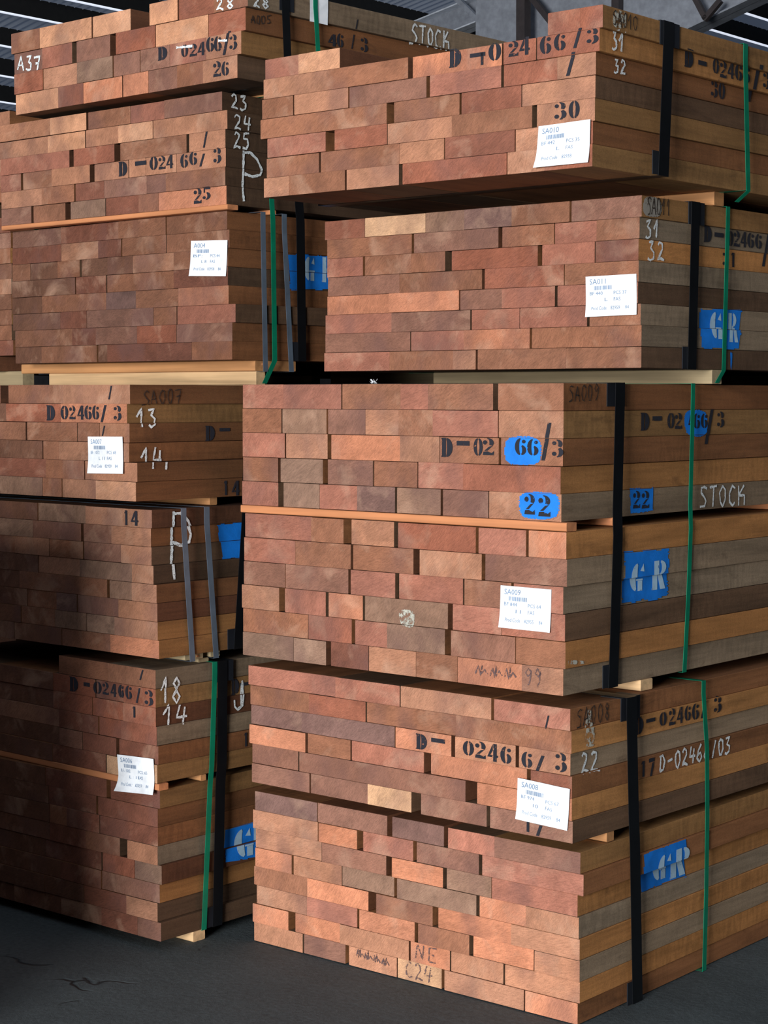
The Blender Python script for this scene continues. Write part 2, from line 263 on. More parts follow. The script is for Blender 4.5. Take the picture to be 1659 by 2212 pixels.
# boards of every pack in metres: x, y, z, yaw, board thickness, rows from the top (from, to, colour, how far the end stands proud), side colours
PACKS = {
 'R4': (0.5066,4.4345,2.0991,0.71,0.0539,[
  [(-1.0987,-0.9727,'p',0.0037),(-0.9727,-0.8217,'O',0.0045),(-0.1445,-0.049,'r',0.0048),(-0.049,0.0163,'r',0.0057)],
  [(-1.105,-0.869,'t',0.0044),(-0.869,-0.584,'b',0.0055),(-0.5731,-0.2859,'o',0.0002),(-0.2792,-0.1799,'r',0.0028),(-0.1753,0.0074,'r',0.0057)],
  [(-1.1113,-0.9937,'b',0.0039),(-0.988,-0.791,'t',0.0054),(-0.791,-0.526,'m',0.0007),(-0.5131,-0.2858,'p',0.0028),(-0.279,-0.1163,'r',0.0015),(-0.1163,-0.0046,'t',0.0033)],
  [(-1.1185,-0.6581,'b',0.0034),(-0.6358,-0.4195,'b',0.0001),(-0.4125,-0.2255,'d',0.0013),(-0.2222,-0.0061,'t',0.0017)],
  [(-1.0895,-0.8713,'p',0.0055),(-0.8406,-0.6567,'r',0.0046),(-0.6567,-0.4405,'t',0.001),(-0.4405,-0.189,'b',0.0048),(-0.1772,-0.007,'t',0.0008)],
  [(-1.0941,-0.8978,'b',0.0037),(-0.8938,-0.6174,'b',0.0008),(-0.6174,-0.4687,'t',0.0),(-0.4616,-0.2417,'d',0.0052),(-0.2417,-0.1594,'t',0.0013),(-0.1594,-0.0129,'r',0.0013)],
  [(-1.1029,-1.0073,'t',0.0059),(-1.0073,-0.8035,'b',0.0052),(-0.7996,-0.6174,'t',0.0017),(-0.6027,-0.2649,'r',0.0058),(-0.2649,-0.1526,'t',0.0032),(-0.1526,-0.0125,'r',0.0041)],
 ],'aobkaba'),
 'R3': (0.6536,4.7052,1.6247,0.7187,0.0545,[
  [(-1.0979,-0.9429,'d',0.0012),(-0.9375,-0.7126,'y',0.0056),(-0.7126,-0.5745,'g',0.0041),(-0.5745,-0.4127,'v',0.0058),(-0.4127,-0.2236,'b',0.0054),(-0.2191,-0.002,'m',0.0018)],
  [(-1.0885,-0.7654,'b',0.0022),(-0.7581,-0.46,'m',0.001),(-0.4464,-0.2749,'b',0.0009),(-0.2723,-0.1397,'p',0.0004),(-0.1397,-0.0075,'b',0.0018)],
  [(-1.0872,-0.947,'p',0.0036),(-0.9432,-0.7655,'b',0.0),(-0.7655,-0.6418,'b',0.0041),(-0.6203,-0.327,'r',0.002),(-0.3125,-0.1443,'p',0.0019),(-0.1406,-0.0089,'d',0.0049)],
  [(-1.085,-0.8102,'m',0.0029),(-0.8102,-0.5148,'b',0.0019),(-0.5044,-0.2406,'r',0.0029),(-0.2374,-0.0084,'b',0.0042)],
  [(-1.0893,-0.8479,'o',0.0003),(-0.8479,-0.5918,'o',0.0059),(-0.5918,-0.4473,'m',0.0001),(-0.4445,-0.2682,'p',0.0045),(-0.2597,-0.0092,'p',0.0051)],
  [(-1.0976,-0.8381,'p',0.0001),(-0.8381,-0.5529,'m',0.0047),(-0.5494,-0.3862,'p',0.0022),(-0.3835,-0.1665,'p',0.0035),(-0.1602,-0.0039,'b',0.0001)],
  [(-1.0978,-0.7716,'m',0.0003),(-0.7671,-0.5775,'p',0.0011),(-0.5739,-0.3492,'o',0.0057),(-0.3459,0.0008,'b',0.0012)],
  [(-1.0981,-0.8444,'p',0.0045),(-0.8444,-0.6129,'b',0.0056),(-0.6129,-0.5317,'t',0.0057),(-0.5282,-0.233,'b',0.0021),(-0.233,0.0013,'b',0.0021)],
 ],'agogkggk'),
 'R2b': (0.435,4.4874,1.2464,0.7089,0.0677,[
  [(-1.0942,-0.9359,'p',0.0031),(-0.9359,-0.7208,'p',0.0047),(-0.7208,-0.5138,'b',0.0006),(-0.5138,-0.4212,'p',0.0045),(-0.4212,-0.2107,'b',0.0048),(-0.1947,0.0043,'b',0.0052)],
  [(-1.0989,-0.948,'b',0.0002),(-0.9387,-0.7728,'g',0.0057),(-0.7728,-0.6375,'m',0.0005),(-0.6375,-0.5208,'t',0.002),(-0.5208,-0.4043,'b',0.0037),(-0.4043,-0.1945,'p',0.0055),(-0.1945,0.0023,'t',0.002)],
  [(-1.093,-0.929,'p',0.0055),(-0.9267,-0.7717,'t',0.0033),(-0.7598,-0.5174,'o',0.0019),(-0.5174,-0.384,'t',0.0019),(-0.384,-0.1943,'b',0.0011),(-0.188,0.0008,'b',0.0005)],
  [(-1.096,-0.9591,'b',0.0009),(-0.9474,-0.7884,'g',0.0041),(-0.7682,-0.6071,'m',0.006),(-0.6071,-0.4587,'b',0.001),(-0.4566,-0.3042,'p',0.0003),(-0.3042,-0.0018,'r',0.0059)],
  [(-1.099,-0.9572,'p',0.0032),(-0.9377,-0.8022,'g',0.0024),(-0.8022,-0.6656,'p',0.0014),(-0.6656,-0.5329,'v',0.0036),(-0.5246,-0.3772,'g',0.005),(-0.3719,-0.226,'m',0.0027),(-0.2228,-0.0014,'t',0.0025)],
 ],'babog'),
 'R2a': (0.443,4.4598,0.8225,0.7087,0.0669,[
  [(-1.0973,-0.8399,'p',0.0003),(-0.8399,-0.7224,'b',0.0055),(-0.6976,-0.5492,'t',0.0002),(-0.5332,-0.2764,'r',0.003),(-0.2667,-0.1178,'p',0.005),(-0.1135,-0.0007,'o',0.0008)],
  [(-1.0979,-0.9011,'p',0.0044),(-0.8988,-0.6956,'b',0.0057),(-0.6884,-0.48,'b',0.0038),(-0.4581,-0.2556,'t',0.0047),(-0.2472,0.0015,'m',0.0006)],
  [(-1.1009,-0.9402,'m',0.0026),(-0.9402,-0.709,'m',0.0009),(-0.6959,-0.5403,'p',0.0051),(-0.5299,-0.3173,'p',0.0018),(-0.3121,-0.1642,'b',0.0027),(-0.1547,-0.0041,'p',0.006)],
  [(-1.1071,-0.9616,'t',0.0051),(-0.9383,-0.7868,'p',0.0059),(-0.7786,-0.6548,'o',0.0027),(-0.6476,-0.3649,'g',0.0029),(-0.3483,-0.1924,'p',0.0044),(-0.1924,-0.0007,'p',0.0029)],
  [(-1.1053,-0.8549,'b',0.0017),(-0.8527,-0.6949,'r',0.0024),(-0.6839,-0.5707,'p',0.0009),(-0.5707,-0.3749,'g',0.0023),(-0.3535,-0.1492,'m',0.0059),(-0.1467,0.0027,'b',0.0058)],
  [(-1.1043,-0.9082,'g',0.0038),(-0.9082,-0.7874,'g',0.003),(-0.7703,-0.635,'d',0.002),(-0.635,-0.4733,'t',0.0005),(-0.4712,-0.3349,'b',0.0016),(-0.3316,-0.1289,'o',0.0047),(-0.1289,-0.003,'t',0.0052)],
 ],'oggkog'),
 'R1b': (0.4621,4.4487,0.4617,0.7134,0.0552,[
  [(-1.1154,-0.7805,'p',0.0022),(-0.7805,-0.5524,'p',0.0047),(-0.5489,-0.2492,'t',0.0046),(-0.2408,-0.0069,'p',0.0042)],
  [(-1.1062,-0.879,'b',0.004),(-0.879,-0.6725,'r',0.0046),(-0.6688,-0.364,'b',0.0022),(-0.364,-0.0024,'b',0.0042)],
  [(-1.1058,-0.9063,'v',0.0017),(-0.9063,-0.5701,'v',0.0029),(-0.5666,-0.3773,'o',0.0046),(-0.3653,-0.172,'t',0.0041),(-0.1638,-0.0081,'t',0.0018)],
  [(-1.1087,-0.8912,'o',0.0057),(-0.8835,-0.7255,'b',0.0039),(-0.7218,-0.469,'p',0.0035),(-0.4485,-0.1403,'o',0.0001),(-0.1265,-0.0017,'d',0.0033)],
  [(-1.1011,-0.9224,'m',0.0015),(-0.9162,-0.3318,'m',0.004),(-0.2942,-0.0014,'o',0.0028)],
  [(-1.0999,-0.8764,'m',0.0049),(-0.8726,-0.6636,'m',0.0039),(-0.6636,-0.5106,'y',0.0048),(-0.4808,-0.2647,'m',0.0021),(-0.2516,0.002,'m',0.0039)],
 ],'bogbok'),
 'R1a': (0.4822,4.4682,0.003,0.6943,0.0541,[
  [(-1.0983,-0.8619,'v',0.0044),(-0.8581,-0.6105,'m',0.005),(-0.5961,-0.4218,'v',0.0021),(-0.406,-0.2566,'p',0.0051),(-0.2566,0.0055,'m',0.0052)],
  [(-1.1069,-0.8599,'t',0.0041),(-0.856,-0.7157,'o',0.0059),(-0.6949,-0.5217,'p',0.0057),(-0.5111,-0.3062,'m',0.0031),(-0.2962,0.0138,'p',0.0032)],
  [(-1.0991,-0.8486,'t',0.001),(-0.8447,-0.6143,'m',0.005),(-0.5948,-0.4217,'o',0.0056),(-0.4114,-0.2675,'g',0.0029),(-0.2648,-0.0031,'p',0.0041)],
  [(-1.0979,-0.9568,'o',0.0043),(-0.9504,-0.7724,'t',0.0044),(-0.7724,-0.5898,'g',0.001),(-0.5768,-0.3127,'g',0.0047),(-0.304,-0.1583,'o',0.0035),(-0.1583,0.001,'t',0.004)],
  [(-1.1041,-0.8996,'b',0.0025),(-0.8996,-0.6776,'o',0.0037),(-0.6496,-0.4564,'b',0.0046),(-0.4376,-0.2034,'o',0.0038),(-0.2034,0.0044,'t',0.0043)],
  [(-1.0963,-0.9038,'t',0.0002),(-0.9038,-0.7201,'p',0.001),(-0.7112,-0.5176,'o',0.0026),(-0.5055,-0.3361,'b',0.0039),(-0.3246,-0.1353,'o',0.0013),(-0.1309,0.0047,'t',0.0041)],
  [(-1.1091,-0.9713,'o',0.0038),(-0.9474,-0.7806,'o',0.0003),(-0.7806,-0.5376,'t',0.0028),(-0.5326,-0.4008,'o',0.0014),(-0.3974,-0.2292,'t',0.0003),(-0.224,0.0032,'t',0.0008)],
  [(-1.1054,-0.9185,'t',0.0019),(-0.9138,-0.7619,'m',0.0011),(-0.7483,-0.5807,'t',0.0012),(-0.5771,-0.4284,'y',0.0002),(-0.418,-0.1638,'t',0.0028),(-0.1606,-0.0014,'o',0.0023)],
 ],'abogogob'),
 'L4': (-0.41,5.4331,2.4777,0.7401,0.0668,[
  [(-1.113,-0.9609,'b',0.0037),(-0.9609,-0.6937,'O',0.0035),(-0.6894,-0.5053,'O',0.0014),(-0.4121,-0.2824,'O',0.0054),(-0.2824,-0.1248,'r',0.0),(-0.1248,0.0196,'b',0.0024)],
  [(-1.0994,-0.9485,'m',0.0017),(-0.9485,-0.7937,'p',0.0025),(-0.7734,-0.6051,'m',0.0007),(-0.573,-0.3864,'r',0.005),(-0.3864,-0.1505,'O',0.0022),(-0.1505,0.008,'r',0.0002)],
  [(-1.0991,-0.9454,'r',0.0037),(-0.9454,-0.7729,'t',0.0006),(-0.7685,-0.591,'g',0.0033),(-0.5876,-0.4629,'m',0.002),(-0.458,-0.3211,'m',0.0035),(-0.318,-0.1566,'p',0.0057),(-0.1566,-0.005,'t',0.0049)],
  [(-1.093,-0.8677,'O',0.0025),(-0.865,-0.7365,'d',0.0049),(-0.7365,-0.5459,'o',0.0039),(-0.5425,-0.4231,'o',0.0022),(-0.4231,-0.2889,'m',0.0009),(-0.2889,-0.1726,'b',0.0036),(-0.1726,-0.0225,'t',0.0034)],
 ],'gbak'),
 'L3b': (-0.4792,5.61,2.1285,0.7177,0.0562,[
  [(-1.1044,-0.8228,'t',0.0057),(-0.8228,-0.6378,'O',0.0058),(-0.6309,-0.427,'b',0.0037),(-0.427,-0.2652,'p',0.0021),(-0.2652,-0.0085,'m',0.0054)],
  [(-1.1058,-0.842,'t',0.0),(-0.842,-0.6518,'O',0.0006),(-0.6431,-0.4859,'t',0.0034),(-0.4859,-0.3219,'O',0.0037),(-0.3219,0.0096,'t',0.0008)],
  [(-1.0937,-0.7271,'p',0.0038),(-0.7034,-0.5019,'r',0.0053),(-0.4768,-0.1684,'b',0.0023),(-0.1567,0.003,'t',0.0026)],
  [(-1.095,-0.9847,'p',0.0014),(-0.9726,-0.8172,'b',0.0017),(-0.8172,-0.6235,'t',0.0058),(-0.6038,-0.4378,'t',0.0023),(-0.4312,-0.3558,'t',0.0058),(-0.3558,-0.2121,'t',0.0055),(-0.2121,0.0047,'t',0.0036)],
  [(-1.0916,-0.8754,'t',0.0016),(-0.8708,-0.7028,'b',0.0059),(-0.6984,-0.556,'d',0.003),(-0.556,-0.3526,'m',0.0025),(-0.3526,-0.2602,'m',0.0019),(-0.2602,0.0057,'b',0.0059)],
  [(-1.09,-0.9288,'m',0.003),(-0.9196,-0.7524,'b',0.0017),(-0.7241,-0.5502,'g',0.0029),(-0.5502,-0.3901,'d',0.0007),(-0.3901,-0.2969,'b',0.0037),(-0.2969,0.0074,'o',0.0027)],
 ],'kkkkkk'),
 'L3a': (-0.467,5.6202,1.6622,0.7486,0.0562,[
  [(-1.0988,-0.8284,'m',0.0018),(-0.8262,-0.5261,'d',0.0047),(-0.5261,-0.2933,'b',0.005),(-0.2933,-0.0136,'b',0.0001)],
  [(-1.1001,-0.8295,'d',0.0032),(-0.8295,-0.6332,'t',0.0016),(-0.6301,-0.5118,'d',0.0056),(-0.5067,-0.2912,'b',0.0047),(-0.2912,-0.0024,'b',0.0015)],
  [(-1.1037,-1.0007,'b',0.0016),(-1.0007,-0.8448,'k',0.0009),(-0.8448,-0.726,'b',0.0059),(-0.7207,-0.5844,'k',0.0018),(-0.5844,-0.4572,'k',0.0036),(-0.4572,-0.2564,'t',0.0028),(-0.2564,-0.0057,'b',0.0039)],
  [(-1.1051,-0.756,'k',0.0036),(-0.7485,-0.5905,'d',0.0045),(-0.5905,-0.2571,'b',0.0007),(-0.2571,-0.0062,'d',0.0046)],
  [(-1.1064,-0.9356,'k',0.0018),(-0.9356,-0.5946,'b',0.0032),(-0.5946,-0.4439,'v',0.002),(-0.4439,-0.2387,'b',0.0018),(-0.2359,-0.005,'o',0.0032)],
  [(-1.1019,-0.8373,'k',0.0028),(-0.8373,-0.6973,'d',0.0022),(-0.692,-0.3556,'m',0.0045),(-0.3556,-0.2442,'b',0.0035),(-0.2442,0.0241,'p',0.0002)],
  [(-1.0916,-0.7732,'b',0.0015),(-0.7732,-0.6456,'d',0.0027),(-0.6456,-0.4356,'m',0.0055),(-0.4356,-0.245,'r',0.0053),(-0.245,0.0128,'m',0.0033)],
  [(-1.093,-0.9393,'k',0.0001),(-0.9393,-0.6413,'b',0.0047),(-0.6361,-0.5892,'k',0.0026),(-0.5892,-0.3425,'d',0.0035),(-0.3425,-0.1745,'d',0.0042),(-0.1726,0.0123,'b',0.0038)],
 ],'bbbkbkbb'),
 'L2b': (-0.688,5.0638,1.2623,0.7309,0.0535,[
  [(-1.0844,-0.7552,'b',0.0029),(-0.7552,-0.5923,'b',0.0055),(-0.5582,-0.3024,'b',0.0023),(-0.3024,-0.0106,'t',0.0024)],
  [(-1.0946,-0.8366,'b',0.0051),(-0.8366,-0.5708,'k',0.0012),(-0.5708,-0.3105,'r',0.0018),(-0.3105,-0.02,'o',0.005)],
  [(-1.0877,-0.7979,'k',0.0004),(-0.7979,-0.4747,'b',0.005),(-0.4673,-0.2377,'b',0.0042),(-0.2377,-0.1413,'b',0.0026),(-0.1413,-0.0155,'t',0.0017)],
  [(-1.0893,-0.7993,'b',0.0047),(-0.7993,-0.6037,'k',0.0055),(-0.6037,-0.4025,'k',0.0009),(-0.3952,-0.3233,'b',0.0029),(-0.3233,-0.1422,'t',0.0033),(-0.1422,-0.015,'t',0.003)],
  [(-1.0738,-0.841,'b',0.002),(-0.841,-0.605,'k',0.0009),(-0.605,-0.3818,'d',0.0035),(-0.3818,-0.2084,'b',0.0049),(-0.2084,0.0156,'t',0.0004)],
  [(-1.0926,-0.8831,'k',0.0014),(-0.8831,-0.6063,'b',0.0049),(-0.6063,-0.3974,'g',0.0048),(-0.3974,-0.3112,'b',0.004),(-0.3112,-0.1577,'t',0.0002),(-0.1577,0.0129,'O',0.0043)],
 ],'babbbb'),
 'L2a': (-0.6288,5.0729,0.8254,0.7234,0.0516,[
  [(-1.1549,-0.8982,'b',0.0059),(-0.8982,-0.7017,'k',0.006),(-0.7017,-0.5178,'k',0.0042),(-0.5178,-0.2962,'g',0.0003),(-0.2962,-0.0112,'t',0.0051)],
  [(-1.165,-0.8595,'k',0.0013),(-0.8595,-0.703,'b',0.0039),(-0.703,-0.5373,'g',0.0057),(-0.5373,-0.3181,'m',0.0043),(-0.3097,-0.1873,'m',0.0008),(-0.1873,-0.0184,'t',0.0018)],
  [(-1.158,-0.9089,'b',0.0055),(-0.9089,-0.628,'b',0.0009),(-0.628,-0.4651,'t',0.0037),(-0.4651,-0.312,'b',0.0025),(-0.3085,-0.1444,'m',0.001),(-0.1444,-0.0159,'t',0.0037)],
  [(-1.1681,-0.9427,'k',0.0003),(-0.9427,-0.7054,'k',0.0006),(-0.7054,-0.5173,'k',0.0023),(-0.5173,-0.3305,'t',0.0004),(-0.3305,-0.0986,'g',0.0003),(-0.0986,-0.0082,'t',0.0035)],
  [(-1.1611,-0.9441,'b',0.0045),(-0.9441,-0.7066,'k',0.0053),(-0.7066,-0.6077,'k',0.0008),(-0.6077,-0.2069,'b',0.0026),(-0.1967,-0.0993,'g',0.0019),(-0.0993,0.0053,'t',0.0036)],
  [(-1.1712,-0.9455,'b',0.0029),(-0.9455,-0.7078,'k',0.0056),(-0.7078,-0.5714,'k',0.0022),(-0.5714,-0.4321,'b',0.0003),(-0.4321,-0.3394,'v',0.0042),(-0.3394,-0.1569,'m',0.0009),(-0.1569,0.0078,'t',0.0038)],
  [(-1.1641,-0.9469,'b',0.003),(-0.9469,-0.5987,'k',0.0055),(-0.5987,-0.4403,'b',0.0033),(-0.4403,-0.2983,'g',0.0037),(-0.2983,-0.1746,'g',0.0016),(-0.1746,0.0084,'t',0.0033)],
  [(-1.1657,-0.9483,'k',0.0015),(-0.9483,-0.6338,'k',0.0045),(-0.6338,-0.4125,'k',0.0031),(-0.4111,-0.1958,'b',0.0008),(-0.1958,0.0109,'o',0.0014)],
 ],'dbkkbdoo'),
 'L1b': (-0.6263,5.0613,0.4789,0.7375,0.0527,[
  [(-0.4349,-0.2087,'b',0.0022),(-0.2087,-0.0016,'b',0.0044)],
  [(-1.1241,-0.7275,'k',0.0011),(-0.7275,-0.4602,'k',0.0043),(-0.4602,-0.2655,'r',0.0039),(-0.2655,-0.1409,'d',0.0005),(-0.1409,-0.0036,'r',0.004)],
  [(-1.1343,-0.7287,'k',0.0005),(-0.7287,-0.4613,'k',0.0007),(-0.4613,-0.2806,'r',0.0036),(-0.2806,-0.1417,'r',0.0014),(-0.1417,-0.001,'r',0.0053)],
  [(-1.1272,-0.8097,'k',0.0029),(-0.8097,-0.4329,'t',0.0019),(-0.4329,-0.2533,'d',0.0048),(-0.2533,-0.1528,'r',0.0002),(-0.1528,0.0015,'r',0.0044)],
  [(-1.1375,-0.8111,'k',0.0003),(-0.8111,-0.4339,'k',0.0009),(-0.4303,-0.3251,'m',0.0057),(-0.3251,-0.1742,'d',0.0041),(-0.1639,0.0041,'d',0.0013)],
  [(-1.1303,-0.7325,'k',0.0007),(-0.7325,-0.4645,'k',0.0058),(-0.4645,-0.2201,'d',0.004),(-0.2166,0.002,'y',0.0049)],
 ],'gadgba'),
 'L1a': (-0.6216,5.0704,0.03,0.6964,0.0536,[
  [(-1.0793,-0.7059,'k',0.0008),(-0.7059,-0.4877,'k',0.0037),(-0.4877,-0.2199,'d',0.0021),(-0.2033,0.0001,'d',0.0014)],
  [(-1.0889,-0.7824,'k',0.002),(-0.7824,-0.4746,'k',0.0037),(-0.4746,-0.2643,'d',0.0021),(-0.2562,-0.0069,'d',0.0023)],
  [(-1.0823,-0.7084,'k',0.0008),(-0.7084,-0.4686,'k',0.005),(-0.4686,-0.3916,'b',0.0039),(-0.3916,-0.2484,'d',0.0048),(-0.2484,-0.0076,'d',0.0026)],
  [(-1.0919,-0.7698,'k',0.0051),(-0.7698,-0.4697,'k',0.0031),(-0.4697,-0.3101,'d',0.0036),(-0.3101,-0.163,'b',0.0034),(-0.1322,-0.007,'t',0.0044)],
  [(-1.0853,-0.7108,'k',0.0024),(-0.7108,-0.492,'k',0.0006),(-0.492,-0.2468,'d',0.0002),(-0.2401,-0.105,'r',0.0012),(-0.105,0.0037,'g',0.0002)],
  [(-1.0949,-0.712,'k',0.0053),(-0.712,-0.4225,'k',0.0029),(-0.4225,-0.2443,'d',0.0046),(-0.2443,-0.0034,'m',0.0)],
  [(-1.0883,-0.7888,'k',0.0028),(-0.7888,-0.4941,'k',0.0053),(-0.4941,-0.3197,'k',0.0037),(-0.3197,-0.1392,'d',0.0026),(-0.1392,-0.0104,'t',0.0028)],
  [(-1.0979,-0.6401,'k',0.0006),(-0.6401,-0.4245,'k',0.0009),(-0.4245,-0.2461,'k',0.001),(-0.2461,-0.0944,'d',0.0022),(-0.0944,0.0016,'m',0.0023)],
 ],'abbgdokk'),
}
